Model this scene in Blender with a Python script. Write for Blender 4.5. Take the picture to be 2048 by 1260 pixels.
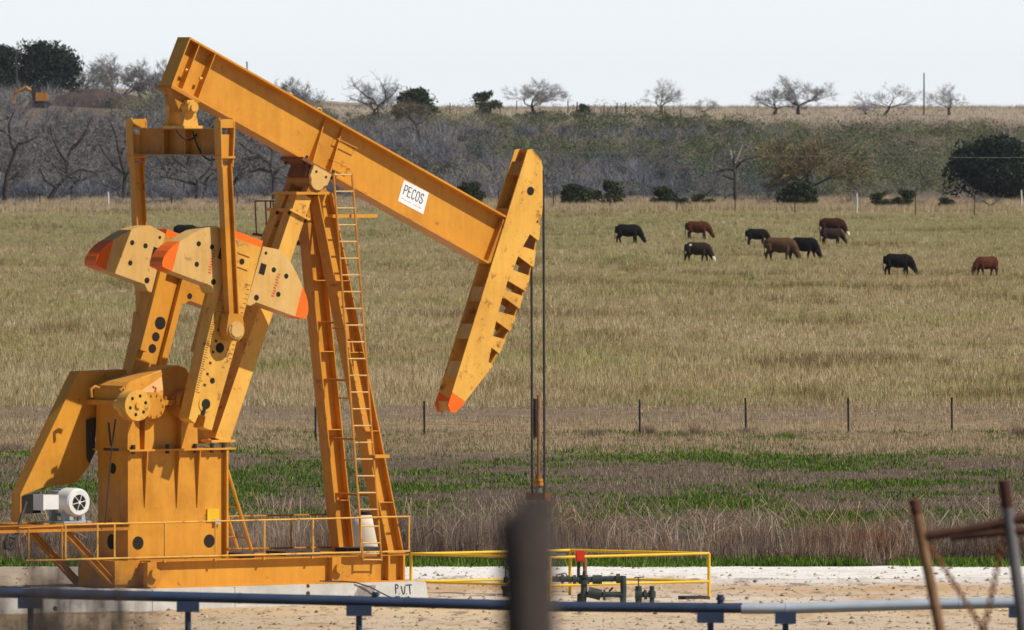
import bpy, bmesh, math, random
import numpy as np
from mathutils import Vector, Matrix, Quaternion
random.seed(7); RNG = np.random.default_rng(11)
for o in list(bpy.data.objects): bpy.data.objects.remove(o, do_unlink=True)
SC = bpy.context.scene
COL = SC.collection
R = math.radians

# ------------------------------------------------------------------ camera
FPX = 23893.0            # focal length in pixels of the 2048 px wide photograph
CZ = 9.2                 # camera height above the well pad
HZ = 212.0               # row of the horizon
ALPHA = math.atan((630 - HZ) / FPX)
cam = bpy.data.cameras.new('camera'); camo = bpy.data.objects.new('camera', cam); COL.objects.link(camo)
camo.location = (0, 0, CZ); camo.rotation_euler = (math.pi / 2 - ALPHA, 0, 0)
cam.sensor_width = 36; cam.lens = 36 * FPX / 2048
cam.clip_start = 1; cam.clip_end = 20000
cam.dof.use_dof = True; cam.dof.focus_distance = 300; cam.dof.aperture_fstop = 9.0
SC.camera = camo
# ------------------------------------------------------------------ light
SUN_AZ = Vector((0.91, -0.42, 0)).normalized(); SUN_EL = R(47)
S_DIR = Vector((SUN_AZ.x * math.cos(SUN_EL), SUN_AZ.y * math.cos(SUN_EL), math.sin(SUN_EL)))
W = bpy.data.worlds.new('World'); SC.world = W; W.use_nodes = True
wn = W.node_tree; bg = wn.nodes['Background']
sky = wn.nodes.new('ShaderNodeTexSky'); sky.sky_type = 'NISHITA'; sky.sun_disc = False
sky.sun_elevation = SUN_EL; sky.sun_rotation = math.atan2(SUN_AZ.x, SUN_AZ.y)
sky.air_density = 1.0; sky.dust_density = 0.2; sky.ozone_density = 1.0; sky.altitude = 0
# thin high veil of pale haze, thicker along the longer path towards the horizon, the same all round
wg = wn.nodes.new('ShaderNodeTexCoord'); wsep = wn.nodes.new('ShaderNodeSeparateXYZ'); wn.links.new(wg.outputs['Generated'], wsep.inputs[0])
wmr = wn.nodes.new('ShaderNodeMapRange'); wmr.interpolation_type = 'SMOOTHSTEP'
wmr.inputs[1].default_value = 0.0; wmr.inputs[2].default_value = 0.07; wmr.inputs[3].default_value = 0.92; wmr.inputs[4].default_value = 0.0
wn.links.new(wsep.outputs[2], wmr.inputs[0])
wmx = wn.nodes.new('ShaderNodeMix'); wmx.data_type = 'RGBA'; wn.links.new(wmr.outputs[0], wmx.inputs[0]); wn.links.new(sky.outputs[0], wmx.inputs[6]); wmx.inputs[7].default_value = (19.3, 20.3, 21.3, 1)
wn.links.new(wmx.outputs[2], bg.inputs[0]); bg.inputs[1].default_value = 0.05
sl = bpy.data.lights.new('sun', 'SUN'); sl.energy = 5.0; sl.angle = R(0.6); sl.color = (1.0, 0.93, 0.82)
so = bpy.data.objects.new('sun', sl); COL.objects.link(so)
so.rotation_euler = S_DIR.to_track_quat('Z', 'Y').to_euler(); so.location = (60, 0, 80)
SC.view_settings.view_transform = 'Standard'; SC.view_settings.look = 'None'
SC.view_settings.exposure = 0.0; SC.view_settings.gamma = 1.0; SC.view_settings.use_curve_mapping = False

# ------------------------------------------------------------------ pixel -> place helpers
CAMP = Vector((0, 0, CZ))
def ray(px, py):
    a = (px - 1024) / FPX; b = (630 - py) / FPX
    return Vector((a, math.cos(ALPHA) + b * math.sin(ALPHA), -math.sin(ALPHA) + b * math.cos(ALPHA)))
def at(px, py, Y):
    d = ray(px, py); return CAMP + d * (Y / d.y)
def gnd(px, py, z=0.0):
    d = ray(px, py); return CAMP + d * ((z - CZ) / d.z)
THETA = R(36)
UD = Vector((math.cos(THETA), math.sin(THETA), 0)); VD = Vector((math.sin(THETA), -math.cos(THETA), 0))
PAD = 0.40
ORG = Vector(((612 - 1024) / FPX * 221, 221, PAD))
def P(px, py, v):
    """pumpjack-local (u, z) of a pixel on the plane v = const (v: sideways towards the camera)"""
    d = ray(px, py); t = (v - (CAMP - ORG).dot(VD)) / d.dot(VD)
    p = CAMP + d * t - ORG
    return p.dot(UD), p.z
def L(u, v, z): return Vector((u, -v, z))
def PL(px, py, v):
    u, z = P(px, py, v); return L(u, v, z)

# ------------------------------------------------------------------ materials
MATS = {}
def nodes_of(m): return m.node_tree.nodes, m.node_tree.links
def paint(name, c1, c2, rough=0.45, scale=1.5, rust=0.0, rustcol=(0.13, 0.045, 0.015), bump=0.0, metal=0.0, dirt=0.25, streak=1.0):
    m = bpy.data.materials.new(name); m.use_nodes = True; N, K = nodes_of(m)
    b = N['Principled BSDF']; b.inputs['Roughness'].default_value = rough; b.inputs['Metallic'].default_value = metal
    tc = N.new('ShaderNodeTexCoord')
    mp = N.new('ShaderNodeMapping'); mp.inputs['Scale'].default_value = (1, 1, streak); K.new(tc.outputs['Object'], mp.inputs[0])
    n1 = N.new('ShaderNodeTexNoise'); n1.inputs['Scale'].default_value = scale; n1.inputs['Detail'].default_value = 6; n1.inputs['Roughness'].default_value = 0.62
    K.new(mp.outputs[0], n1.inputs[0])
    r1 = N.new('ShaderNodeValToRGB'); r1.color_ramp.elements[0].position = 0.32; r1.color_ramp.elements[1].position = 0.66
    r1.color_ramp.elements[0].color = (*c1, 1); r1.color_ramp.elements[1].color = (*c2, 1); K.new(n1.outputs[0], r1.inputs[0])
    last = r1.outputs[0]
    b.inputs['Specular IOR Level'].default_value = 0.32
    if name.startswith(('orange', 'cream')):
        ms_ = N.new('ShaderNodeMapping'); ms_.inputs['Scale'].default_value = (7, 7, 0.7); K.new(tc.outputs['Object'], ms_.inputs[0])
        ns = N.new('ShaderNodeTexNoise'); ns.inputs['Scale'].default_value = 1.0; ns.inputs['Detail'].default_value = 7; ns.inputs['Roughness'].default_value = 0.65; K.new(ms_.outputs[0], ns.inputs[0])
        rs_ = N.new('ShaderNodeValToRGB'); rs_.color_ramp.elements[0].position = 0.36; rs_.color_ramp.elements[1].position = 0.58
        rs_.color_ramp.elements[0].color = (0.70, 0.62, 0.55, 1); rs_.color_ramp.elements[1].color = (1, 1, 1, 1); K.new(ns.outputs[0], rs_.inputs[0])
        mq = N.new('ShaderNodeMix'); mq.data_type = 'RGBA'; mq.blend_type = 'MULTIPLY'; mq.inputs[0].default_value = 0.32
        K.new(last, mq.inputs[6]); K.new(rs_.outputs[0], mq.inputs[7]); last = mq.outputs[2]
        ng = N.new('ShaderNodeTexNoise'); ng.inputs['Scale'].default_value = 0.55; ng.inputs['Detail'].default_value = 8; ng.inputs['Roughness'].default_value = 0.7; K.new(tc.outputs['Object'], ng.inputs[0])
        rg = N.new('ShaderNodeValToRGB'); rg.color_ramp.elements[0].position = 0.50; rg.color_ramp.elements[1].position = 0.70; rg.color_ramp.elements[0].color = (1, 1, 1, 1); rg.color_ramp.elements[1].color = (0.52, 0.42, 0.32, 1); K.new(ng.outputs[0], rg.inputs[0])
        mg = N.new('ShaderNodeMix'); mg.data_type = 'RGBA'; mg.blend_type = 'MULTIPLY'; mg.inputs[0].default_value = {'orange': 0.6, 'orange_worn': 0.45, 'orange_dull': 0.8, 'cream': 0.4}[name]
        K.new(last, mg.inputs[6]); K.new(rg.outputs[0], mg.inputs[7]); last = mg.outputs[2]
    if rust > 0:
        n2 = N.new('ShaderNodeTexNoise'); n2.inputs['Scale'].default_value = scale * 3.1; n2.inputs['Detail'].default_value = 9; n2.inputs['Roughness'].default_value = 0.7
        K.new(tc.outputs['Object'], n2.inputs[0])
        r2 = N.new('ShaderNodeValToRGB'); r2.color_ramp.elements[0].position = 0.70 - rust * 0.25; r2.color_ramp.elements[1].position = 0.76 - rust * 0.2
        K.new(n2.outputs[0], r2.inputs[0])
        mx = N.new('ShaderNodeMix'); mx.data_type = 'RGBA'; K.new(r2.outputs[0], mx.inputs[0]); K.new(last, mx.inputs[6]); mx.inputs[7].default_value = (*rustcol, 1)
        last = mx.outputs[2]
        rr = N.new('ShaderNodeMapRange'); rr.inputs[3].default_value = rough; rr.inputs[4].default_value = 0.9
        K.new(r2.outputs[0], rr.inputs[0]); K.new(rr.outputs[0], b.inputs['Roughness'])
    K.new(last, b.inputs['Base Color'])
    if name.startswith('hide'): b.inputs['Roughness'].default_value = 0.9; b.inputs['Specular IOR Level'].default_value = 0.12
    if bump:
        n3 = N.new('ShaderNodeTexNoise'); n3.inputs['Scale'].default_value = scale * 12; n3.inputs['Detail'].default_value = 4; K.new(tc.outputs['Object'], n3.inputs[0])
        bm = N.new('ShaderNodeBump'); bm.inputs['Strength'].default_value = bump; bm.inputs['Distance'].default_value = 0.02
        K.new(n3.outputs[0], bm.inputs['Height']); K.new(bm.outputs[0], b.inputs['Normal'])
    MATS[name] = m; return m
paint('orange', (0.58, 0.255, 0.024), (0.67, 0.31, 0.036), 0.48, 0.9, 0.34, (0.30, 0.11, 0.02))
paint('orange_worn', (0.69, 0.36, 0.055), (0.77, 0.43, 0.080), 0.52, 1.4, 0.55, (0.30, 0.12, 0.03))
paint('orange_dull', (0.42, 0.17, 0.020), (0.54, 0.235, 0.028), 0.6, 1.2, 0.45, (0.17, 0.06, 0.02), 0.2)
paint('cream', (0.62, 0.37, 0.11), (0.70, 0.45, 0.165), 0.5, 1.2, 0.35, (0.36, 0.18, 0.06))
paint('safety_orange', (0.80, 0.125, 0.005), (0.86, 0.16, 0.01), 0.5, 2.0)
paint('dark_steel', (0.022, 0.02, 0.02), (0.05, 0.04, 0.035), 0.6, 3.0)
paint('black_hole', (0.012, 0.008, 0.006), (0.02, 0.014, 0.01), 0.8, 3.0)
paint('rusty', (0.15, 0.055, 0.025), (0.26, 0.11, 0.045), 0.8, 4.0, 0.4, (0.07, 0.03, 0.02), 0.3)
paint('rust_dark', (0.045, 0.018, 0.012), (0.10, 0.04, 0.025), 0.85, 4.0, 0.4, (0.03, 0.015, 0.01), 0.3)
paint('motor_white', (0.62, 0.64, 0.64), (0.74, 0.75, 0.74), 0.4, 2.0, 0.1, (0.3, 0.3, 0.28))
paint('motor_grey', (0.30, 0.34, 0.38), (0.40, 0.44, 0.47), 0.45, 2.0)
paint('sign_white', (0.76, 0.78, 0.82), (0.82, 0.84, 0.86), 0.35, 2.0)
paint('ink', (0.015, 0.016, 0.03), (0.03, 0.03, 0.045), 0.6, 3.0)
paint('ink_grey', (0.30, 0.31, 0.33), (0.45, 0.45, 0.46), 0.6, 3.0)
paint('red_mark', (0.5, 0.07, 0.02), (0.6, 0.12, 0.04), 0.6, 3.0)
paint('yellow', (0.70, 0.42, 0.015), (0.78, 0.50, 0.03), 0.45, 4.0, 0.3, (0.28, 0.10, 0.02))
paint('red_box', (0.55, 0.03, 0.01), (0.65, 0.05, 0.02), 0.4, 3.0)
paint('pipe_blue', (0.030, 0.046, 0.088), (0.045, 0.068, 0.125), 0.30, 2.0, 0.1, (0.05, 0.05, 0.06))
paint('pipe_bare', (0.42, 0.49, 0.58), (0.56, 0.62, 0.70), 0.3, 2.0, 0, metal=0.3)
paint('pipe_green', (0.020, 0.030, 0.032), (0.050, 0.068, 0.070), 0.45, 4.0, 0.3, (0.08, 0.05, 0.03))
paint('concrete', (0.43, 0.425, 0.41), (0.60, 0.59, 0.57), 0.85, 1.6, 0.22, (0.33, 0.29, 0.25), 0.35)
paint('wood_grey', (0.028, 0.022, 0.020), (0.088, 0.070, 0.062), 0.9, 6.0, 0.3, (0.03, 0.02, 0.018), 0.5, streak=0.12)
paint('wood_pale', (0.50, 0.49, 0.46), (0.64, 0.62, 0.58), 0.9, 5.0, 0, bump=0.3)
paint('wood_dark', (0.035, 0.03, 0.028), (0.075, 0.06, 0.055), 0.9, 5.0)
paint('galv', (0.10, 0.10, 0.105), (0.20, 0.195, 0.195), 0.45, 4.0, 0.3, (0.16, 0.09, 0.05))
paint('rusty_pipe', (0.15, 0.075, 0.035), (0.27, 0.16, 0.08), 0.75, 5.0, 0.35, (0.10, 0.03, 0.015), 0.2)
paint('bark', (0.030, 0.026, 0.026), (0.065, 0.057, 0.056), 0.95, 3.0)
paint('hide_black', (0.0054, 0.0048, 0.0054), (0.0109, 0.0088, 0.0088), 0.55, 4.0)
paint('hide_red', (0.0578, 0.0163, 0.0068), (0.0884, 0.0272, 0.0109), 0.6, 3.0)
paint('hide_darkred', (0.0306, 0.0095, 0.0061), (0.0510, 0.0150, 0.0088), 0.6, 3.0)
paint('hide_brown', (0.0680, 0.0354, 0.0190), (0.1020, 0.0558, 0.0299), 0.6, 3.0)
paint('hide_dark', (0.0218, 0.0136, 0.0102), (0.0374, 0.0231, 0.0163), 0.6, 3.0)
paint('hide_white', (0.62, 0.58, 0.52), (0.7, 0.66, 0.6), 0.7, 3.0)
paint('tank_white', (0.68, 0.62, 0.50), (0.78, 0.74, 0.64), 0.35, 2.0)
paint('dirt', (0.045, 0.030, 0.030), (0.085, 0.058, 0.050), 0.95, 0.6, bump=0.5)

def leafmat(name, cols, trans=0.3, patch=None, rough=0.7, ygrad=None):
    """foliage: colour by per-face tint attribute, with broad world-space patches"""
    m = bpy.data.materials.new(name); m.use_nodes = True; N, K = nodes_of(m)
    for n in list(N):
        if n.type == 'BSDF_PRINCIPLED': N.remove(n)
    out = N['Material Output']
    a = N.new('ShaderNodeAttribute'); a.attribute_name = 'tint'
    r = N.new('ShaderNodeValToRGB'); e = r.color_ramp.elements
    while len(e) < len(cols): e.new(0.5)
    for i, c in enumerate(cols): e[i].position = i / (len(cols) - 1); e[i].color = (*c, 1)
    K.new(a.outputs['Fac'], r.inputs[0]); last = r.outputs[0]
    if patch:
        g = N.new('ShaderNodeNewGeometry'); mp = N.new('ShaderNodeMapping'); mp.inputs['Scale'].default_value = patch[1]
        K.new(g.outputs['Position'], mp.inputs[0])
        n = N.new('ShaderNodeTexNoise'); n.inputs['Scale'].default_value = 1; n.inputs['Detail'].default_value = 5; n.inputs['Roughness'].default_value = 0.6; K.new(mp.outputs[0], n.inputs[0])
        rr = N.new('ShaderNodeValToRGB'); rr.color_ramp.elements[0].position = patch[2]; rr.color_ramp.elements[1].position = patch[3]; pv_ = n.outputs[0]
        if ygrad:
            sy = N.new('ShaderNodeSeparateXYZ'); K.new(g.outputs['Position'], sy.inputs[0]); my = N.new('ShaderNodeMapRange'); my.inputs[1].default_value = ygrad[0]; my.inputs[2].default_value = ygrad[1]; my.inputs[3].default_value = 0; my.inputs[4].default_value = ygrad[2]; K.new(sy.outputs[1], my.inputs[0])
            ay = N.new('ShaderNodeMath'); K.new(pv_, ay.inputs[0]); K.new(my.outputs[0], ay.inputs[1]); pv_ = ay.outputs[0]
        K.new(pv_, rr.inputs[0])
        mx = N.new('ShaderNodeMix'); mx.data_type = 'RGBA'; mx.blend_type = 'MIX'
        mu = N.new('ShaderNodeMix'); mu.data_type = 'RGBA'; mu.blend_type = 'MULTIPLY'; mu.inputs[0].default_value = 1
        K.new(last, mu.inputs[6]); mu.inputs[7].default_value = (*patch[0], 1)
        K.new(rr.outputs[0], mx.inputs[0]); K.new(last, mx.inputs[6]); K.new(mu.outputs[2], mx.inputs[7]); last = mx.outputs[2]
    d = N.new('ShaderNodeBsdfDiffuse'); t = N.new('ShaderNodeBsdfTranslucent'); ms = N.new('ShaderNodeMixShader'); ms.inputs[0].default_value = trans
    K.new(last, d.inputs[0]); K.new(last, t.inputs[0]); K.new(d.outputs[0], ms.inputs[1]); K.new(t.outputs[0], ms.inputs[2]); K.new(ms.outputs[0], out.inputs[0])
    MATS[name] = m; return m
leafmat('m_field', [(0.22, 0.165, 0.085), (0.46, 0.355, 0.19), (0.60, 0.475, 0.275), (0.84, 0.72, 0.50)], 0.42, ((0.72, 0.84, 0.60), (0.07, 0.022, 0.1), 0.45, 0.66), ygrad=(480, 800, 0.04))
leafmat('m_straw', [(0.22, 0.16, 0.095), (0.38, 0.29, 0.18), (0.52, 0.41, 0.27), (0.68, 0.56, 0.39)], 0.3)
leafmat('m_reed', [(0.08, 0.058, 0.05), (0.25, 0.18, 0.145), (0.42, 0.31, 0.24), (0.78, 0.66, 0.50)], 0.3, ((1.0, 0.78, 0.62), (0.25, 0.25, 0.1), 0.5, 0.62))
leafmat('m_brown', [(0.11, 0.082, 0.065), (0.24, 0.18, 0.135), (0.36, 0.27, 0.20), (0.56, 0.45, 0.33)], 0.2)
leafmat('m_green', [(0.032, 0.066, 0.012), (0.085, 0.155, 0.022), (0.155, 0.25, 0.035), (0.31, 0.40, 0.10)], 0.35)
leafmat('m_brush_grey', [(0.050, 0.050, 0.060), (0.145, 0.142, 0.152), (0.26, 0.252, 0.256), (0.46, 0.445, 0.44)], 0.1, ((0.66, 0.72, 0.88), (0.03, 0.012, 0.02), 0.45, 0.6))
leafmat('m_brush_olive', [(0.055, 0.062, 0.050), (0.125, 0.135, 0.082), (0.205, 0.208, 0.115), (0.32, 0.30, 0.18)], 0.25, ((0.62, 0.75, 0.72), (0.03, 0.012, 0.02), 0.45, 0.6))
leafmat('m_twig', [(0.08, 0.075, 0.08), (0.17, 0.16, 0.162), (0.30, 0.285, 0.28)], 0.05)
leafmat('m_twig_tan', [(0.11, 0.095, 0.055), (0.18, 0.15, 0.085), (0.28, 0.23, 0.13)], 0.15)
leafmat('m_oak', [(0.008, 0.013, 0.011), (0.022, 0.034, 0.024), (0.055, 0.074, 0.046)], 0.1)
leafmat('m_shrub', [(0.018, 0.026, 0.014), (0.046, 0.062, 0.028), (0.095, 0.115, 0.054)], 0.2)

leafmat('m_stone', [(0.14, 0.10, 0.07), (0.30, 0.23, 0.16), (0.50, 0.44, 0.37)], 0.0)
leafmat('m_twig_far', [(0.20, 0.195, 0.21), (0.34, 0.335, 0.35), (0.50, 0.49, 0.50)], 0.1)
leafmat('m_ridge', [(0.24, 0.19, 0.14), (0.36, 0.295, 0.22), (0.46, 0.385, 0.30), (0.58, 0.50, 0.40)], 0.3)
# ------------------------------------------------------------------ mesh helpers
class MB:
    def __init__(s): s.v = []; s.f = []; s.m = []
    def add(s, vs, fs, m=0):
        b = len(s.v); s.v += [tuple(v) for v in vs]; s.f += [tuple(b + i for i in f) for f in fs]; s.m += [m] * len(fs)
    def obox(s, c, ax, ay, az, m=0):
        c, ax, ay, az = Vector(c), Vector(ax), Vector(ay), Vector(az)
        if ax.cross(ay).dot(az) < 0: ay = -ay
        vs = [c + ax * i + ay * j + az * k for k in (-1, 1) for j in (-1, 1) for i in (-1, 1)]
        s.add(vs, [(0, 2, 3, 1), (4, 5, 7, 6), (0, 1, 5, 4), (2, 6, 7, 3), (0, 4, 6, 2), (1, 3, 7, 5)], m)
    def box(s, x0, x1, y0, y1, z0, z1, m=0):
        s.obox(((x0 + x1) / 2, (y0 + y1) / 2, (z0 + z1) / 2), (abs(x1 - x0) / 2, 0, 0), (0, abs(y1 - y0) / 2, 0), (0, 0, abs(z1 - z0) / 2), m)
    def prism(s, poly, d, m=0):
        n = len(poly); a = [Vector(p) for p in poly]; d = Vector(d)
        nrm = Vector((0, 0, 0))
        for i in range(n): nrm += a[i].cross(a[(i + 1) % n])
        if nrm.dot(d) > 0: a = a[::-1]
        s.add(a + [p + d for p in a], [tuple(range(n)), tuple(range(2 * n - 1, n - 1, -1))] + [((i + 1) % n, i, n + i, n + (i + 1) % n) for i in range(n)], m)
    def cyl(s, p0, p1, r0, r1=None, n=16, m=0, caps=True):
        s.tube([p0, p1], [r0, r0 if r1 is None else r1], n, m, caps)
    def tube(s, pts, rs, n=8, m=0, caps=True):
        pts = [Vector(p) for p in pts]
        if isinstance(rs, (int, float)): rs = [rs] * len(pts)
        b = len(s.v); prev = None
        for i, p in enumerate(pts):
            t = (pts[min(i + 1, len(pts) - 1)] - pts[max(i - 1, 0)]).normalized()
            if prev is None:
                a = t.cross(Vector((0, 0, 1)))
                if a.length < 1e-3: a = t.cross(Vector((0, 1, 0)))
            else: a = prev - t * prev.dot(t)
            a.normalize(); prev = a; c = t.cross(a)
            for k in range(n):
                an = 2 * math.pi * k / n
                s.v.append(tuple(p + (a * math.cos(an) + c * math.sin(an)) * rs[i]))
        for i in range(len(pts) - 1):
            for k in range(n):
                k2 = (k + 1) % n
                s.f.append((b + i * n + k, b + i * n + k2, b + (i + 1) * n + k2, b + (i + 1) * n + k)); s.m.append(m)
        if caps:
            s.f.append(tuple(b + k for k in range(n))[::-1]); s.m.append(m)
            e = b + (len(pts) - 1) * n; s.f.append(tuple(e + k for k in range(n))); s.m.append(m)
    def ibeam(s, p0, p1, dvec, dep, fw, tf=0.02, tw=0.015, m=0):
        """I-section from p0 to p1; flanges lie at +-dep/2 along dvec"""
        p0, p1 = Vector(p0), Vector(p1); ax = (p1 - p0); c = (p0 + p1) / 2; h = ax.length / 2; t = ax.normalized()
        d = Vector(dvec); d = (d - t * d.dot(t)).normalized(); w = t.cross(d)
        s.obox(c, t * h, w * tw / 2, d * (dep / 2 - tf), m)
        for q in (-1, 1): s.obox(c + d * q * (dep / 2 - tf / 2), t * h, w * fw / 2, d * tf / 2, m)
    def build(s, name, mats, parent=None, smooth=None):
        me = bpy.data.meshes.new(name); me.from_pydata(s.v, [], s.f)
        if isinstance(mats, str): mats = [mats]
        for x in mats: me.materials.append(MATS[x])
        if len(mats) > 1: me.polygons.foreach_set('material_index', s.m)
        me.update()
        if smooth:
            me.polygons.foreach_set('use_smooth', [True] * len(me.polygons)); me.set_sharp_from_angle(angle=R(smooth))
        return link(name, me, parent)
def link(name, me, parent=None):
    o = bpy.data.objects.new(name, me); COL.objects.link(o)
    if parent: o.parent = parent
    return o
def tag(o, label=None, cat=None, group=None, kind=None):
    if label: o['label'] = label
    if cat: o['category'] = cat
    if group: o['group'] = group
    if kind: o['kind'] = kind
    return o
def empty(name, loc, rz=0, label=None, cat=None, group=None):
    o = bpy.data.objects.new(name, None); COL.objects.link(o); o.location = loc; o.rotation_euler = (0, 0, rz); o.empty_display_size = 0.3
    return tag(o, label, cat, group)

# ------------------------------------------------------------------ value noise (numpy)
_NG = RNG.random((64, 64))
def vnoise(x, y):
    x = np.asarray(x, float); y = np.asarray(y, float)
    xi = np.floor(x).astype(int); yi = np.floor(y).astype(int); fx = x - xi; fy = y - yi
    fx = fx * fx * (3 - 2 * fx); fy = fy * fy * (3 - 2 * fy)
    g = lambda a, b: _NG[a % 64, b % 64]
    return (g(xi, yi) * (1 - fx) + g(xi + 1, yi) * fx) * (1 - fy) + (g(xi, yi + 1) * (1 - fx) + g(xi + 1, yi + 1) * fx) * fy
def fbm(x, y, o=4):
    s = 0; a = 0.5; t = 0
    for i in range(o): s = s + a * vnoise(x * 2 ** i + 17 * i, y * 2 ** i + 31 * i); t += a; a *= 0.55
    return s / t
def sstep(a, b, x):
    t = np.clip((np.asarray(x, float) - a) / (b - a), 0, 1); return t * t * (3 - 2 * t)

# ------------------------------------------------------------------ terrain
PYS = [-400, -60, 0, 41, 80, 120, 160, 190, 206, 1000000]; PZS = [7.7, 7.6, 7.5, 6.55, 4.7, 2.7, 1.2, 0.28, 0.0, 0.0]
def ground_z(X, Y):
    X = np.asarray(X, float); Y = np.asarray(Y, float)
    z = np.interp(Y, PYS, PZS)
    z = z + 8.95 * sstep(1075, 1720, Y)
    z = z + 2.6 * sstep(-14, -62, X) * sstep(1150, 1560, Y)
    z = z + (fbm(X * 0.10, Y * 0.03) - 0.5) * 0.25 * sstep(255, 300, Y) + (fbm(X * 0.07 + 3, Y * 0.03 + 8, 3) - 0.5) * 0.8 * sstep(370, 450, Y) * (1 - sstep(1020, 1070, Y))
    z = z + (fbm(X * 0.03 + 5, Y * 0.012) - 0.5) * 1.6 * sstep(1120, 1250, Y) * (1 - sstep(1500, 1700, Y))
    return z
def gz(x, y): return float(ground_z(x, y))
def gp(px, py):
    """ground point seen at a pixel (first hit of the ray with the terrain)"""
    d = ray(px, py); ys = np.concatenate([np.arange(150, 1800, 1.0)])
    zs = CZ + d.z * ys / d.y; g = ground_z(d.x * ys / d.y, ys)
    i = int(np.argmax(zs <= g)) if np.any(zs <= g) else len(ys) - 1
    Y = float(ys[i]); x = d.x * Y / d.y
    return Vector((x, Y, gz(x, Y)))
ys = np.concatenate([np.linspace(-300, 140, 30), np.linspace(145, 210, 14), np.linspace(215, 400, 94), np.linspace(404, 1100, 140), np.linspace(1110, 1800, 120), np.array([1900, 2100, 2500, 3200, 4500])])
def xs_for(n=90):
    t = np.linspace(-1, 1, n); return t
rows = []
verts = []; faces = []
nx = 130
for yv in ys:
    half = max(60.0, abs(yv) * 0.075) + (0 if yv < 1850 else (yv - 1850) * 0.5)
    xx = np.linspace(-1, 1, nx) * half
    zz = ground_z(xx, np.full(nx, yv))
    if yv > 2500: zz = zz * 0 + 8.95
    verts += list(zip(xx.tolist(), [float(yv)] * nx, zz.tolist()))
ny = len(ys)
for j in range(ny - 1):
    for i in range(nx - 1):
        a = j * nx + i; faces.append((a, a + 1, a + nx + 1, a + nx))
def ground_material():
    m = bpy.data.materials.new('ground_soil'); m.use_nodes = True; N, K = nodes_of(m); b = N['Principled BSDF']; b.inputs['Roughness'].default_value = 0.95
    b.inputs['Specular IOR Level'].default_value = 0.1
    g = N.new('ShaderNodeNewGeometry'); sp = N.new('ShaderNodeSeparateXYZ'); K.new(g.outputs['Position'], sp.inputs[0])
    # wobble the zone borders
    mp = N.new('ShaderNodeMapping'); mp.inputs['Scale'].default_value = (0.12, 0.04, 0.1); K.new(g.outputs['Position'], mp.inputs[0])
    n = N.new('ShaderNodeTexNoise'); n.inputs['Scale'].default_value = 1; n.inputs['Detail'].default_value = 6; K.new(mp.outputs[0], n.inputs[0])
    w = N.new('ShaderNodeMath'); w.operation = 'MULTIPLY_ADD'; K.new(n.outputs[0], w.inputs[0]); w.inputs[1].default_value = 16; w.inputs[2].default_value = -8
    ad = N.new('ShaderNodeMath'); K.new(sp.outputs[1], ad.inputs[0]); K.new(w.outputs[0], ad.inputs[1])
    mr = N.new('ShaderNodeMapRange'); mr.inputs[1].default_value = 200; mr.inputs[2].default_value = 1800; K.new(ad.outputs[0], mr.inputs[0])
    rp = N.new('ShaderNodeValToRGB'); cr = rp.color_ramp
    stops = [(200, (0.155, 0.116, 0.072)), (246, (0.093, 0.070, 0.056)), (268, (0.109, 0.085, 0.064)), (312, (0.132, 0.101, 0.072)), (324, (0.295, 0.225, 0.136)), (344, (0.310, 0.232, 0.144)), (352, (0.21, 0.158, 0.108)), (368, (0.215, 0.16, 0.105)), (380, (0.264, 0.194, 0.104)),
             (620, (0.248, 0.194, 0.096)), (900, (0.217, 0.186, 0.088)), (1040, (0.240, 0.202, 0.096)), (1065, (0.40, 0.315, 0.215)), (1122, (0.36, 0.29, 0.20)), (1150, (0.139, 0.116, 0.096)), (1500, (0.155, 0.124, 0.096)), (1570, (0.36, 0.295, 0.225)), (1790, (0.40, 0.335, 0.26))]
    while len(cr.elements) < len(stops): cr.elements.new(0.5)
    for e, (yy, c) in zip(cr.elements, stops): e.position = (yy - 200) / 1600; e.color = (*c, 1)
    K.new(mr.outputs[0], rp.inputs[0])
    n2 = N.new('ShaderNodeTexNoise'); n2.inputs['Scale'].default_value = 1.2; n2.inputs['Detail'].default_value = 8; n2.inputs['Roughness'].default_value = 0.7; K.new(g.outputs['Position'], n2.inputs[0])
    r2 = N.new('ShaderNodeMapRange'); r2.inputs[1].default_value = 0.3; r2.inputs[2].default_value = 0.7; r2.inputs[3].default_value = 0.55; r2.inputs[4].default_value = 1.35; K.new(n2.outputs[0], r2.inputs[0])
    mu = N.new('ShaderNodeMix'); mu.data_type = 'RGBA'; mu.blend_type = 'MULTIPLY'; mu.inputs[0].default_value = 1; K.new(rp.outputs[0], mu.inputs[6]); K.new(r2.outputs[0], mu.inputs[7])
    K.new(mu.outputs[2], b.inputs['Base Color'])
    bm = N.new('ShaderNodeBump'); bm.inputs['Strength'].default_value = 0.6; bm.inputs['Distance'].default_value = 0.15; K.new(n2.outputs[0], bm.inputs['Height']); K.new(bm.outputs[0], b.inputs['Normal'])
    MATS['ground_soil'] = m
ground_material()
me = bpy.data.meshes.new('ground'); me.from_pydata(verts, [], faces); me.materials.append(MATS['ground_soil']); me.polygons.foreach_set('use_smooth', [True] * len(faces)); me.update()
tag(link('ground', me), kind='structure')

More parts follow.
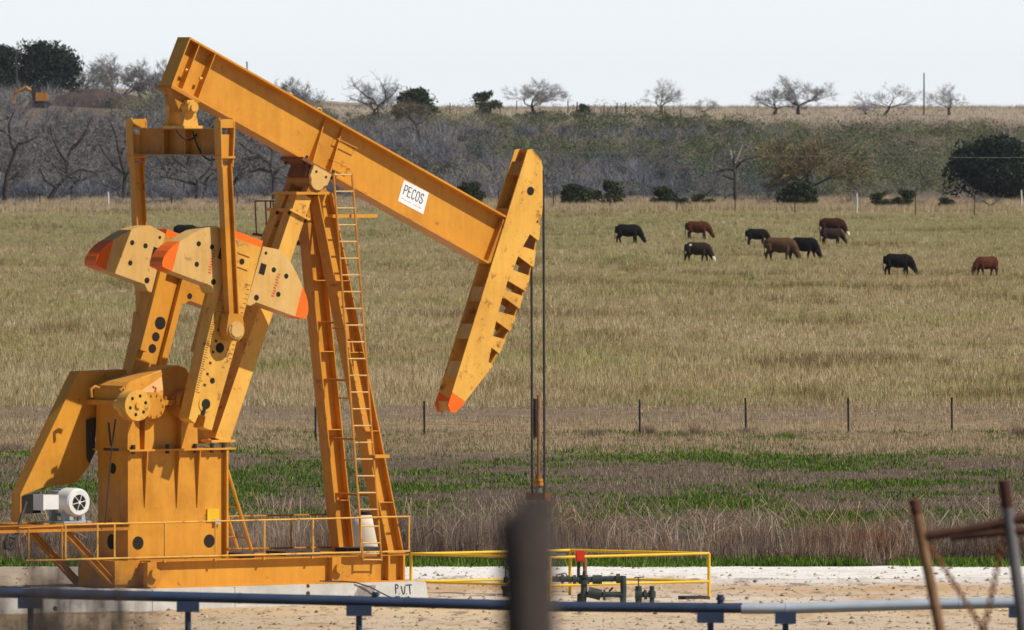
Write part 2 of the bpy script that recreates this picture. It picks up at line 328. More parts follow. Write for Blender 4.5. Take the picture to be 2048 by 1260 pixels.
def pad_material():
    m = bpy.data.materials.new('caliche'); m.use_nodes = True; N, K = nodes_of(m); b = N['Principled BSDF']; b.inputs['Roughness'].default_value = 0.95; b.inputs['Specular IOR Level'].default_value = 0.1
    g = N.new('ShaderNodeNewGeometry'); sp = N.new('ShaderNodeSeparateXYZ'); K.new(g.outputs['Position'], sp.inputs[0])
    def noise(scale, detail, rough=0.6):
        mp = N.new('ShaderNodeMapping'); mp.inputs['Scale'].default_value = scale; K.new(g.outputs['Position'], mp.inputs[0])
        n = N.new('ShaderNodeTexNoise'); n.inputs['Scale'].default_value = 1; n.inputs['Detail'].default_value = detail; n.inputs['Roughness'].default_value = rough; K.new(mp.outputs[0], n.inputs[0]); return n.outputs[0]
    def ramp(src, p0, p1):
        r = N.new('ShaderNodeValToRGB'); r.color_ramp.elements[0].position = p0; r.color_ramp.elements[1].position = p1; K.new(src, r.inputs[0]); return r.outputs[0]
    def mix(f, a, bcol, blend='MIX'):
        x = N.new('ShaderNodeMix'); x.data_type = 'RGBA'; x.blend_type = blend
        if isinstance(f, float): x.inputs[0].default_value = f
        else: K.new(f, x.inputs[0])
        if isinstance(a, tuple): x.inputs[6].default_value = (*a, 1)
        else: K.new(a, x.inputs[6])
        if isinstance(bcol, tuple): x.inputs[7].default_value = (*bcol, 1)
        else: K.new(bcol, x.inputs[7])
        return x.outputs[2]
    wob = N.new('ShaderNodeMath'); wob.operation = 'MULTIPLY_ADD'; K.new(noise((0.22, 0.05, 1), 5), wob.inputs[0]); wob.inputs[1].default_value = 5.0; wob.inputs[2].default_value = -2.5
    yy = N.new('ShaderNodeMath'); K.new(sp.outputs[1], yy.inputs[0]); K.new(wob.outputs[0], yy.inputs[1])
    mr = N.new('ShaderNodeMapRange'); mr.inputs[1].default_value = 200; mr.inputs[2].default_value = 240; K.new(yy.outputs[0], mr.inputs[0])
    rp = N.new('ShaderNodeValToRGB'); cr = rp.color_ramp
    stops = [(200, (.50, .40, .28)), (212, (.54, .44, .33)), (218, (.60, .45, .27)), (221.5, (.58, .52, .45)), (225, (.55, .42, .30)), (227, (.50, .32, .17)), (228.2, (.56, .48, .41)), (230.4, (.64, .60, .555)), (230.75, (.34, .30, .27)), (231.0, (.70, .67, .63)), (234, (.77, .74, .71)), (240, (.82, .80, .775))]
    while len(cr.elements) < len(stops): cr.elements.new(0.5)
    for e_, (q, c) in zip(cr.elements, stops): e_.position = (q - 200) / 40; e_.color = (*c, 1)
    K.new(mr.outputs[0], rp.inputs[0]); base = rp.outputs[0]
    # browner soil away from the well, with shade painted in to dim the bounce
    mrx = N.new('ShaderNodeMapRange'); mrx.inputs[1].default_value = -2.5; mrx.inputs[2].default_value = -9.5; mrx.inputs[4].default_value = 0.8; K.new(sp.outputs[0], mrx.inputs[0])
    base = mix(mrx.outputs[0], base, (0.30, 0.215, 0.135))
    mrk = N.new('ShaderNodeMapRange'); mrk.inputs[1].default_value = 233; mrk.inputs[2].default_value = 231; mrk.inputs[3].default_value = 0.25; mrk.inputs[4].default_value = 0.85; K.new(yy.outputs[0], mrk.inputs[0])
    for scl, p0, p1, col in (((1.6, 0.9, 1), 0.56, 0.62, (0.24, 0.18, 0.13)), ((7, 1.6, 1), 0.57, 0.62, (0.17, 0.13, 0.10)), ((0.5, 0.4, 1), 0.52, 0.66, (0.46, 0.31, 0.18))):
        gm = N.new('ShaderNodeMath'); gm.operation = 'MULTIPLY'; K.new(ramp(noise(scl, 5, 0.65), p0, p1), gm.inputs[0]); K.new(mrk.outputs[0], gm.inputs[1])
        base = mix(gm.outputs[0], base, col)
    K.new(base, b.inputs['Base Color'])
    bm = N.new('ShaderNodeBump'); bm.inputs['Strength'].default_value = 0.3; bm.inputs['Distance'].default_value = 0.04; K.new(noise((16, 6, 2), 4, 0.6), bm.inputs['Height']); K.new(bm.outputs[0], b.inputs['Normal'])
    MATS['caliche'] = m
pad_material()
py_ = np.concatenate([np.arange(196, 206, 1.0), np.arange(206, 238.6, 0.2)]); px_ = np.linspace(-22, 22, 300)
PXX, PYY = np.meshgrid(px_, py_)
edge = (fbm(PXX * 0.35, PXX * 0 + 3.3) - 0.5) * 1.8 + (fbm(PXX * 1.3, PXX * 0 + 8.1) - 0.5) * 0.9
PYY = PYY + edge * np.clip((PYY - 226) / 12, 0, 1)
mask = sstep(206, 209, PYY) * (1 - 0.8 * sstep(234, 237, PYY))
rut = np.zeros_like(PXX)
for c, wd, dp in ((231.2, 0.35, 0.07), (229.0, 0.45, 0.09), (226.2, 0.5, 0.06), (222.2, 0.4, 0.05), (217.5, 0.5, 0.06)):
    cc = c + (fbm(PXX * 0.12 + c, PXX * 0 + c) - 0.5) * 2.4; dd = (PYY - cc) / wd
    rut += -dp * np.exp(-dd ** 2) * (0.7 + 0.6 * (fbm(PXX * 3 + c, PYY * 0.6) > 0.5)) + dp * 0.7 * np.exp(-(dd - 1.8) ** 2) + dp * 0.7 * np.exp(-(dd + 1.8) ** 2)
PZZ = ground_z(PXX, PYY) + 0.02 + mask * (0.06 * (fbm(PXX * 0.9, PYY * 0.9) - 0.45) + 0.035 * (fbm(PXX * 3.1 + 4, PYY * 2.2) - 0.5) + rut)
under = (np.abs((PXX - ORG.x) * VD.x + (PYY - ORG.y) * VD.y) < 2.2) & (PXX < -1.0)
PZZ = np.where(under, np.minimum(PZZ, ground_z(PXX, PYY) + 0.03), PZZ)
PZZ = np.maximum(PZZ, ground_z(PXX, PYY) + 0.005)
pv = np.stack([PXX.ravel(), PYY.ravel(), PZZ.ravel()], 1).tolist(); nxp = 300
pf = [(a, a + 1, a + nxp + 1, a + nxp) for j_ in range(len(py_) - 1) for a in range(j_ * nxp, j_ * nxp + nxp - 1)]
def pad_z(x, y):
    i = int(np.argmin(np.abs(px_ - x))); j = int(np.argmin(np.abs(PYY[:, i] - y))); return float(PZZ[j, i])
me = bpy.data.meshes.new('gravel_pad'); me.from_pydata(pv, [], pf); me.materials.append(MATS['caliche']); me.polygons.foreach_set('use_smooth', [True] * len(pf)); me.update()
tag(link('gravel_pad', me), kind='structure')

# ================================================================== PUMPJACK
pj = empty('pumpjack', ORG, THETA, 'tall orange-yellow oil pumpjack with tilted walking beam, on a concrete base', 'pumpjack')
VV = lambda v: Vector((0, -v, 0))
# ---- walking beam (axis falls towards the horse head)
b0 = P(382, 75, 0.2); b1 = P(1013, 432, 0.2); bb = P(347, 173, 0.2)
TB = Vector((b1[0] - b0[0], 0, b1[1] - b0[1])); BL = TB.length; TB.normalize(); NB = Vector((-TB.z, 0, TB.x))
BD = abs(Vector((bb[0] - b0[0], 0, bb[1] - b0[1])).dot(NB))
BO = Vector((b0[0], 0, b0[1]))
def BP(s, h, v): return BO + TB * s + NB * (h - BD) + VV(v)      # s along, h above the bottom flange
VY = Vector((0, 1, 0)); FW = 0.20
mb = MB()
TF = 0.035
mb.obox(BP(BL / 2, BD - TF / 2, 0), TB * BL / 2, VY * FW, NB * TF / 2)
mb.obox(BP(BL / 2, TF / 2, 0), TB * BL / 2, VY * FW, NB * TF / 2)
mb.obox(BP(BL / 2, BD / 2, 0), TB * (BL / 2 - 0.002), VY * 0.012, NB * (BD / 2 - TF))
mb.obox(BP(-0.012, BD / 2, 0), TB * 0.011, VY * FW, NB * (BD / 2 - 0.002))
def sB(px, py, v):
    u, z = P(px, py, v); return (Vector((u, 0, z)) - BO).dot(TB)
for px, py in ((395, 100), (427, 118)):
    s = sB(px, py, 0.19)
    for q in (-1, 1): mb.obox(BP(s, BD / 2, q * (0.012 + (FW - 0.02) / 2)), TB * 0.009, VY * (FW - 0.02) / 2, NB * (BD / 2 - TF))
for px, py in ((626, 326), (662, 342)):
    s = sB(px, py, 0.19)
    for q in (-1, 1):
        mb.prism([BP(s - 0.011, TF, q * 0.012), BP(s - 0.011, TF, q * 0.195), BP(s - 0.011, BD - TF, q * 0.05), BP(s - 0.011, BD - TF, q * 0.012)], TB * 0.022)
beam = mb.build('walking_beam', 'orange', pj)
for px, py in ((638, 214), (581, 183)):
    s = sB(px, py + 8, 0.0); e = MB(); rr = 0.055 if px > 600 else 0.04
    e.tube([BP(s + rr * math.cos(a), BD + rr * 0.8 + rr * math.sin(a), 0) for a in np.linspace(-0.6, math.pi + 0.6, 14)], 0.014, 8)
    e.build('lifting_eye', 'orange_worn', beam, 40)
for (x0, y0), (x1, y1) in (((674, 277), (715, 297)), ((664, 319), (701, 338))):
    u0, z0 = P(x0, y0, 0.12); u1, z1 = P(x1, y1, 0.12); e = MB()
    e.tube([L(u0, 0.0, z0), L(u0, 0.12, z0), L(u1, 0.12, z1), L(u1, 0.0, z1)], 0.011, 6); e.build('hand_hold', 'orange', beam)
for px, py in ((374, 140), (403, 157)):       # bolts on the rear stiffeners
    e = MB(); u, z = P(px, py, 0.16); e.cyl(L(u - 0.03, 0.14, z), L(u + 0.02, 0.14, z), 0.028, n=6); e.build('bolt', 'orange_worn', beam)
# ---- sign on the web
def sgn(fx, fy, v=0.02):
    """fraction across / down the sign plate"""
    c = [(807.6, 360), (857.5, 385.7), (846, 428.6), (795.5, 401.8)]
    x = (1 - fx) * (1 - fy) * c[0][0] + fx * (1 - fy) * c[1][0] + fx * fy * c[2][0] + (1 - fx) * fy * c[3][0]
    y = (1 - fx) * (1 - fy) * c[0][1] + fx * (1 - fy) * c[1][1] + fx * fy * c[2][1] + (1 - fx) * fy * c[3][1]
    return PL(x, y, v)
e = MB(); e.prism([sgn(0, 0, 0.011), sgn(1, 0, 0.011), sgn(1, 1, 0.011), sgn(0, 1, 0.011)], VV(0.006)); sign = e.build('name_sign', 'sign_white', pj)
tag(sign, 'white sign lettered PECOS on the walking beam')
GL = {'P': [[(0, 1), (0, 0), (.75, .02), (.95, .2), (.85, .42), (.6, .5), (0, .5)]],
      'E': [[(.9, 0), (0, 0), (0, 1), (.9, 1)], [(0, .48), (.75, .48)]],
      'C': [[(.95, .2), (.75, .02), (.3, .02), (.05, .22), (.02, .75), (.25, .98), (.7, .98), (.92, .8)]],
      'O': [[(.3, .02), (.05, .22), (.02, .75), (.25, .98), (.7, .98), (.95, .75), (.98, .25), (.75, .02), (.3, .02)]],
      'S': [[(.95, .2), (.7, .02), (.3, .02), (.06, .2), (.2, .42), (.8, .58), (.96, .78), (.7, .98), (.25, .98), (.04, .8)]]}
e = MB()
for i, ch in enumerate('PECOS'):
    for st in GL[ch]:
        pts = [sgn(0.115 + i * 0.158 + gx * 0.118, 0.16 + gy * 0.44, 0.019) for gx, gy in st]
        e.tube(pts, 0.0085, 5)
e.build('lettering', 'ink', sign)
e = MB()
for f0, f1 in ((0.10, 0.19), (0.235, 0.29), (0.33, 0.50), (0.56, 0.70), (0.745, 0.88)):
    e.tube([sgn(f0, 0.80, 0.018), sgn(f1, 0.80, 0.018)], 0.0045, 4)
e.build('small_print', 'ink_grey', sign)

# ---- horse head
NEARP = [(1064, 298), (1082, 319), (1085, 332), (1085.5, 413), (1084, 428),
         (1083, 432), (1072, 444), (1081, 452),
         (1078.5, 478), (1076, 481), (1060, 468), (1046, 493), (1072, 501.5),
         (1068, 532), (1065, 533.5), (1036.5, 512), (1026, 540), (1060, 551.5),
         (1054.5, 580), (1051, 582), (1015.5, 561), (1010.5, 579), (1046, 592.5),
         (1040, 616), (1038.5, 617), (1005.5, 592), (997, 623), (1031.5, 632.5),
         (1021.5, 661), (1020, 662.5), (992.5, 642), (985.5, 672), (1011.5, 679),
         (1000, 706), (998, 706.5), (983, 694.5), (977, 724), (985.5, 729),
         (984, 734), (930.5, 805), (911, 825.5), (901, 824), (896, 810), (904, 785)]
HV = 0.215
hh = MB()
# curved track plate between the side plates
TRK = [(1083.5, 330), (1084, 413), (1080, 452), (1076, 480), (1069, 516), (1061, 551), (1051, 582), (1038, 617), (1020, 662), (998, 706), (984, 731)]
for i in range(len(TRK) - 1):
    a = P(*TRK[i], HV); b = P(*TRK[i + 1], HV)
    da = Vector((b[0] - a[0], 0, b[1] - a[1])); nn = Vector((da.z, 0, -da.x)).normalized() * 0.03
    pa, pb = L(a[0], HV - 0.03, a[1]), L(b[0], HV - 0.03, b[1])
    hh.prism([pa, pb, pb + nn * 0 + Vector((-0.03, 0, 0)), pa + Vector((-0.03, 0, 0))], VV(-2 * (HV - 0.03)))
a = P(1064, 299, HV); b = P(1082, 320, HV)
hh.prism([L(a[0], HV, a[1]), L(b[0], HV, b[1]), L(b[0] - 0.01, HV, b[1] - 0.03), L(a[0] - 0.01, HV, a[1] - 0.03)], VV(-2 * HV))
head = hh.build('horse_head', 'orange', pj)
LE0 = P(1055, 301, HV); LE1 = P(904, 785, HV); LED = Vector((LE1[0] - LE0[0], 0, LE1[1] - LE0[1]))
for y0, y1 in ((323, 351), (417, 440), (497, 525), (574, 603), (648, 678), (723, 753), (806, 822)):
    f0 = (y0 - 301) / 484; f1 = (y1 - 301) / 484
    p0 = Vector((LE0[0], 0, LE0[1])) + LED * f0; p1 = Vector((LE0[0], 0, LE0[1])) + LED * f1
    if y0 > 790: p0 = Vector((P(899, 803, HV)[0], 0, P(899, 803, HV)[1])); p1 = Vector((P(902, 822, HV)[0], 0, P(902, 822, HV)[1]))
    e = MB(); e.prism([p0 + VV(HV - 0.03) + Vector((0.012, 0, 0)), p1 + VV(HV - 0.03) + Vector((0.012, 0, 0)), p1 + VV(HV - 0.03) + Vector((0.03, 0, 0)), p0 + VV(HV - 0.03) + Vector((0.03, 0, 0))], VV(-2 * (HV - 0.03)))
    e.build('cross_bar', 'cream' if y0 > 560 else 'orange_dull', head)  # paler colour on the lower bars paints in their lit look
poly = [P(x, y, HV) for x, y in NEARP + [(1055, 300)]]
k = len(NEARP)
for v0 in (HV - 0.03, -HV):
    e = MB()
    upper = poly[:39] + [P(930.5, 803, HV)] + [poly[43]] + [poly[44]]
    e.prism([L(u, v0, z) for u, z in upper], VV(0.03))
    sp_ = e.build('side_plate', 'orange_worn', head)
    e = MB(); tip = [P(930.3, 803.4, HV), poly[39], poly[40], poly[41], poly[42], P(903.8, 785.6, HV)]
    e.prism([L(u, v0, z) for u, z in tip], VV(0.03)); e.build('painted_tip', 'safety_orange', head)
e = MB(); u, z = P(1061, 382, HV); e.cyl(L(u, HV - 0.01, z), L(u, HV + 0.004, z), 0.082, n=18); e.build('pin_hole', 'black_hole', head)
e = MB()   # beam clamp between head and beam end
mb.v = []; s = BL
e.obox(BP(BL + 0.10, BD / 2, 0), TB * 0.12, VY * 0.17, NB * BD * 0.46); e.build('mounting_block', 'orange_dull', head)
# ---- bridle, carrier bar
tu, tz = P(1087, 420, HV - 0.02)
for v in (HV - 0.02, -(HV - 0.02)):
    u2, z2 = P(1089, 992, HV - 0.02)
    e = MB(); e.tube([L(tu - 0.02, v, tz + 0.75), L(tu, v, tz), L(u2, v, z2)], 0.024, 7); e.build('bridle_cable', 'dark_steel', pj, 60)
CU, CZL = P(1074, 993, 0.0)
cu = P(1089, 992, HV - 0.02)[0]
e = MB(); e.obox(L(cu, 0, P(1089, 993, HV)[1]), (0.07, 0, 0), (0, 0.30, 0), (0, 0, 0.065)); carrier = e.build('carrier_bar', 'rusty', pj)

# ---- tail bearing + equalizer
EV = 1.40
et = P(433, 257, 1.2); eb = P(433, 311, 1.2); EU = et[0] - 0.0; ez0, ez1 = eb[1], et[1]
EQU = P(440, 280, EV)[0] + 0.08
e = MB(); e.ibeam(L(EQU, -EV + 0.1, (ez0 + ez1) / 2), L(EQU, EV - 0.1, (ez0 + ez1) / 2), (0, 0, 1), ez1 - ez0, 0.30, 0.022, 0.02)
for v in (-0.35, 0.35):
    e.obox(L(EQU - 0.075, v, (ez0 + ez1) / 2), (0.065, 0, 0), (0, 0.012, 0), (0, 0, (ez1 - ez0) / 2 - 0.025))
eq = e.build('equalizer', 'orange_dull', pj)
bc = (P(366, 215, 0.25)); bu, bz = bc
BU = EQU + 0.02
e = MB()
e.box(BU - 0.22, BU + 0.2, -0.42, 0.30, ez1, ez1 + 0.05)
for v in (-0.26, 0.26):
    e.prism([L(BU - 0.17, v - 0.05, ez1 + 0.05), L(BU + 0.17, v - 0.05, ez1 + 0.05), L(BU + 0.07, v - 0.05, bz + 0.14), L(BU - 0.07, v - 0.05, bz + 0.14)], VV(0.10))
e.cyl(L(BU, -0.36, bz), L(BU, 0.40, bz), 0.115, n=20)
e.cyl(L(BU, 0.40, bz), L(BU, 0.44, bz), 0.075, n=16)
tbs = sB(366, 190, 0.2)
e.build('tail_bearing', 'orange_worn', eq, 40)
e = MB()
e.obox(BP(0.30, -0.028, 0), TB * 0.34, VY * 0.24, NB * 0.026)
hb = BP(0.24, -0.05, 0)
e.prism([hb + TB * -0.22 + VV(0.15), hb + TB * 0.24 + VV(0.15), L(BU + 0.13, 0.15, bz - 0.06), L(BU - 0.13, 0.15, bz - 0.08)], VV(-0.30))
e.build('bearing_housing', 'orange_dull', eq, 40)
e = MB()
for c0, c1, sag in (((352, 258), (398, 262), 22), ((385, 262), (446, 311), 38)):
    pts = []
    for t in np.linspace(0, 1, 12):
        x = c0[0] + (c1[0] - c0[0]) * t; y = c0[1] + (c1[1] - c0[1]) * t + sag * 4 * t * (1 - t) * (0.9 if c0[0] < 380 else (0.55 + 0.6 * (1 - t)))
        pts.append(PL(x, y, 0.55 + (0.5 * t if c0[0] > 380 else 0)))
    e.tube(pts, 0.016, 6)
e.build('grease_hose', 'dark_steel', eq, 60)

# ---- crank geometry
PHI = None
SH = P(411, 808, 1.25); CT = P(497, 471, 1.25)
cv = Vector((CT[0] - SH[0], 0, CT[1] - SH[1])); CLEN = cv.length; CA = cv.normalized(); CW = Vector((CA.z, 0, -CA.x)); CS = Vector((SH[0], 0, SH[1]))
def CP(w, a, v): return CS + CW * w + CA * a + VV(v)
HW = 0.32
ARC = [(0.36, 3.12), (0.73, 3.17), (0.9, 3.10), (1.07, 3.0), (1.25, 2.85), (1.43, 2.67)]
TIPA = [(1.43, 2.67), (1.55, 2.55), (1.63, 2.43), (1.685, 2.29), (1.69, 2.2), (1.665, 2.12), (1.43, 2.10)]
for near in (True, False):
    vi, vo = (0.92, 1.25) if near else (-0.92, -1.25)
    e = MB(); d = VV(vo - vi)
    # tapered arm: wide flanged box with a pocket on the inner side
    e.prism([CP(-HW * 0.86, -0.36, vi), CP(-0.12, -0.40, vi), CP(-0.09, -0.22, vi), CP(0.07, -0.22, vi), CP(0.08, -0.42, vi), CP(HW * 0.86, -0.42, vi), CP(HW, 1.0, vi), CP(HW + 0.02, CLEN - 0.13, vi), CP(-HW - 0.02, CLEN - 0.13, vi), CP(-HW, 1.0, vi)], d)
    arm = e.build('crank_arm', 'orange_worn' if near else 'orange', pj)
    if near: tag(arm, 'crank arm with graduated scale and counterweights on its near side')
    e = MB(); e.prism([CP(-HW - 0.02, CLEN - 0.13, vi), CP(HW + 0.02, CLEN - 0.13, vi), CP(HW + 0.02, CLEN, vi), CP(-HW - 0.02, CLEN, vi)], d); e.build('painted_tip', 'safety_orange', arm)
    # inner-side pocket (raised rims)
    ii = -1 if near else 1
    e = MB()
    for w0, w1, a0, a1 in ((-HW, -HW + 0.15, 0.9, 2.6), (HW - 0.13, HW, 0.55, 2.6), (-HW, HW, 2.45, 2.6)):
        e.prism([CP(w0, a0, vi), CP(w1, a0, vi), CP(w1, a1, vi), CP(w0, a1, vi)], VV(0.11 * ii))
    e.build('rim', 'orange', arm)
    for w, a, r in ((0.0, 1.02, 0.085), (0.01, 1.25, 0.085), (0.03, 1.52, 0.12)) if not near else ((0.0, 1.07, 0.095), (0.02, 0.45, 0.055)):
        ff = vo if near else vi
        e = MB(); sgnv = 1 if near or True else -1
        e.cyl(CP(w, a, ff - 0.02), CP(w, a, ff + (0.004 if near else 0.004)), r, n=18); e.build('wrist_pin_hole', 'black_hole', arm)
    if near:
        e = MB()
        for i in range(52):
            a = 0.15 + i * 0.044; ln = 0.10 if i % 5 == 0 else 0.055
            wl = -HW * (0.9 + 0.1 * min(1, a)) + 0.012
            e.prism([CP(wl, a, vo), CP(wl + ln, a, vo), CP(wl + ln, a + 0.010, vo), CP(wl, a + 0.010, vo)], VV(0.003))
            if i % 2 == 0 and a > 0.9: e.prism([CP(-wl - ln, a, vo), CP(-wl, a, vo), CP(-wl, a + 0.010, vo), CP(-wl - ln, a + 0.010, vo)], VV(0.003))
        for i in range(9):
            a = 0.3 + i * 0.21; e.prism([CP(-0.15, a, vo), CP(-0.09, a, vo), CP(-0.09, a + 0.05, vo), CP(-0.15, a + 0.05, vo)], VV(0.002))
        tag(e.build('scale_marks', 'rust_dark', arm), kind='stuff')
        e = MB()
        e.cyl(CP(0, 0, vo - 0.05), CP(0, 0, vo + 0.015), 0.15, n=24, m=0); e.cyl(CP(0.0, 0, vo + 0.01), CP(0.0, 0, vo + 0.02), 0.095, n=20, m=1)
        e.prism([CP(-0.05, -0.22, vo), CP(0.03, -0.22, vo), CP(0.03, -0.05, vo), CP(-0.05, -0.05, vo)], VV(0.018), 1)
        e.build('shaft_end', ['orange_worn', 'black_hole'], arm, 40)
        for w, a, sx, sz in ((0.0, 2.62, 0.17, 0.02), (0.0, 2.86, 0.14, 0.012)):
            e = MB(); e.prism([CP(w - sx, a - sz, vo), CP(w + sx, a - sz, vo), CP(w + sx, a + sz, vo), CP(w - sx, a + sz, vo)], VV(0.02)); e.build('clip_bar', 'orange_worn', arm)
        e = MB(); e.cyl(CP(0.0, 2.72, vo - 0.01), CP(0, 2.72, vo + 0.006), 0.055, n=14); e.build('bolt_hole', 'black_hole', arm)
    # counterweights on both edges
    for q in (-1, 1):
        wv0, wv1 = (0.85, 1.26) if near else (-0.90, -1.28)
        body = [(0.325, 2.0), (0.42, 2.0), (0.52, 2.10), (1.43, 2.10)] + ARC[::-1]
        e = MB(); e.prism([CP(q * w, a, wv0) for w, a in body], VV(wv1 - wv0)); cw = e.build('counterweight', 'cream' if near or q < 0 else 'orange', pj)
        tag(cw, 'cream counterweight with orange painted tip bolted to a crank arm')
        e = MB(); e.prism([CP(q * w, a, wv0) for w, a in TIPA], VV(wv1 - wv0)); e.build('painted_tip', 'safety_orange', cw)
        ff = wv1 if near else wv0
        for w, a, r in ((0.72, 2.78, 0.048), (1.02, 2.75, 0.048), (0.95, 2.38, 0.048), (0.5, 2.18, 0.055), (0.46, 3.02, 0.03)):
            e = MB(); e.cyl(CP(q * w, a, ff - 0.02), CP(q * w, a, ff + 0.004), r, n=14); e.build('bolt_hole', 'black_hole', cw)
        e = MB(); e.prism([CP(q * 0.41, 2.62, ff - 0.01), CP(q * 0.54, 2.62, ff - 0.01), CP(q * 0.54, 2.82, ff - 0.01), CP(q * 0.41, 2.82, ff - 0.01)], VV(0.014)); e.build('lifting_slot', 'black_hole', cw)
        if near:
            e = MB(); w0 = 0.80 if q > 0 else 0.60
            for i in range(9):
                a = 2.30 + i * 0.052; wj = w0 + 0.01 * (i % 3)
                e.prism([CP(q * wj, a, ff), CP(q * (wj + 0.07), a, ff), CP(q * (wj + 0.065), a + 0.024, ff), CP(q * (wj + 0.01), a + 0.03, ff)], VV(0.002))
            e.build('stencil_marks', 'red_mark', cw)
# crank shaft
e = MB(); e.cyl(CS + VV(-1.25), CS + VV(1.24), 0.14, n=20); e.build('crank_shaft', 'dark_steel', pj, 40)

# ---- pitman arms
PIN = P(465, 660, 1.45)
for q in (1, -1):
    v = q * 1.43
    tp = P(452, 250, 1.43); tpu, tpz = tp
    bpu, bpz = PIN
    e = MB(); top = L(EQU, v, ez0 - 0.15); bot = L(bpu, v, bpz + 0.18)
    e.ibeam(top, bot, (1, 0, 0), 0.22, 0.17, 0.02, 0.02); pit = e.build('pitman_arm', 'orange', pj)
    # fork head round the equalizer end
    zt = P(452, 236, 1.43)[1]; zb = P(452, 334, 1.43)[1]
    e = MB()
    for s2 in (-1, 1):
        e.prism([L(EQU + s2 * 0.13, v - 0.10, zb), L(EQU + s2 * 0.13, v + 0.10, zb), L(EQU + s2 * 0.16, v + 0.11, zt - 0.25), L(EQU + s2 * 0.16, v + 0.11, zt - 0.06), L(EQU + s2 * 0.16, v + 0.05, zt), L(EQU + s2 * 0.16, v - 0.05, zt), L(EQU + s2 * 0.16, v - 0.11, zt - 0.06), L(EQU + s2 * 0.16, v - 0.11, zt - 0.25)], (s2 * -0.02, 0, 0))
    e.obox(L(EQU, v, zt - 0.10), (0.14, 0, 0), (0, 0.10, 0), (0, 0, 0.08))
    e.obox(L(EQU, v, (zt + zb) / 2 - 0.1), (0.135, 0, 0), (0, 0.02, 0), (0, 0, (zt - zb) / 2 - 0.2))
    e.obox(L(EQU, v, ez0 - 0.03), (0.155, 0, 0), (0, 0.12, 0), (0, 0, 0.02))
    e.build('fork_head', 'orange', pit)
    # wrist pin bearing at the bottom
    e = MB(); pts = []
    for a in np.linspace(math.pi, 2 * math.pi, 12): pts.append(L(bpu + 0.20 * math.cos(a), v - 0.12, bpz + 0.20 * math.sin(a)))
    pts += [L(bpu + 0.15, v - 0.12, bpz + 0.30), L(bpu - 0.15, v - 0.12, bpz + 0.30)]
    e.prism(pts, VV(0.24)); wb = e.build('wrist_bearing', 'orange', pit, 40)
    e = MB(); e.cyl(L(bpu, v + q * 0.10, bpz), L(bpu, v + q * 0.15, bpz), 0.165, n=22); e.cyl(L(bpu, v + q * 0.14, bpz), L(bpu, v + q * 0.175, bpz), 0.13, n=22)
    for i in range(6):
        a = i * math.pi / 3 + 0.3; e.cyl(L(bpu + 0.14 * math.cos(a), v + q * 0.14, bpz + 0.14 * math.sin(a)), L(bpu + 0.14 * math.cos(a), v + q * 0.165, bpz + 0.14 * math.sin(a)), 0.018, n=6)
    e.cyl(L(bpu, v - q * 0.12, bpz), L(bpu, v - q * 0.32, bpz), 0.10, n=16)
    e.build('bearing_cap', 'cream', pit, 40)

# ---- samson post
STZ = P(612, 389, 0.3)[1]        # underside of the top plate
SB = 0.52                        # top of the skid
def leg(name, top, bot, dep, fw, dv=(1, 0, 0), m='orange', plates=()):
    e = MB(); e.ibeam(top, bot, dv, dep, fw, 0.02, 0.018)
    t, b = Vector(top), Vector(bot)
    e.obox(b, (dep * 0.62, 0, 0), (0, fw * 0.62, 0), (0, 0, 0.02))
    o = e.build(name, m, pj)
    for f in plates:
        c = t + (b - t) * f; x = MB(); x.obox(c, (dep / 2 - 0.02, 0, 0), (0, fw / 2 - 0.005, 0), (0, 0, 0.008)); x.build('stiffener', m, o)
    return o
nl = P(783, 1088, 0.79); fl_ = P(693, 1088, -0.79)
lb_u = nl[0]
leg('front_leg', L(P(642, 392, 0.2)[0] - 0.02, 0.22, STZ - 0.01), L(lb_u, 0.79, SB + 0.02), 0.34, 0.30, plates=(0.24, 0.44, 0.66, 0.86))
leg('front_leg', L(P(642, 392, 0.2)[0] - 0.02, -0.22, STZ - 0.01), L(lb_u, -0.79, SB + 0.02), 0.34, 0.30, plates=(0.24, 0.44, 0.66, 0.86))
bl = P(436, 884, 0.36); tl = P(603, 395, 0.2)
for q in (1, -1):
    top = Vector(L(tl[0], q * 0.18, STZ - 0.01)); bot = Vector(L(bl[0], q * 0.36, bl[1] + 0.02))
    e = MB(); e.obox((top + bot) / 2, (bot - top) / 2, Vector((0, 0.13, 0)), (bot - top).normalized().cross(Vector((0, 1, 0))) * 0.165)
    e.obox(bot, (0.26, 0, 0), (0, 0.17, 0), (0, 0, 0.022))
    c = top + (bot - top) * 0.055; ax = (bot - top).normalized(); nn = ax.cross(Vector((0, 1, 0)))
    e.obox(c + ax * 0.12, ax * 0.02, Vector((0, 0.19, 0)), nn * 0.24)
    bo = e.build('back_leg', 'orange_worn', pj)
    for i in (-1, 1):
        x = MB(); x.cyl(c + ax * 0.10 + nn * 0.19 * i - Vector((0, 0.12, 0)), c + ax * 0.10 + nn * 0.19 * i - Vector((0, 0.12, 0)) + ax * 0.10, 0.03, n=6); x.build('bolt', 'dark_steel', bo)
e = MB(); e.box(P(571, 388, 0.05)[0], P(660, 388, 0.38)[0], -0.40, 0.40, STZ, STZ + 0.05); tpl = e.build('top_plate', 'orange', pj)
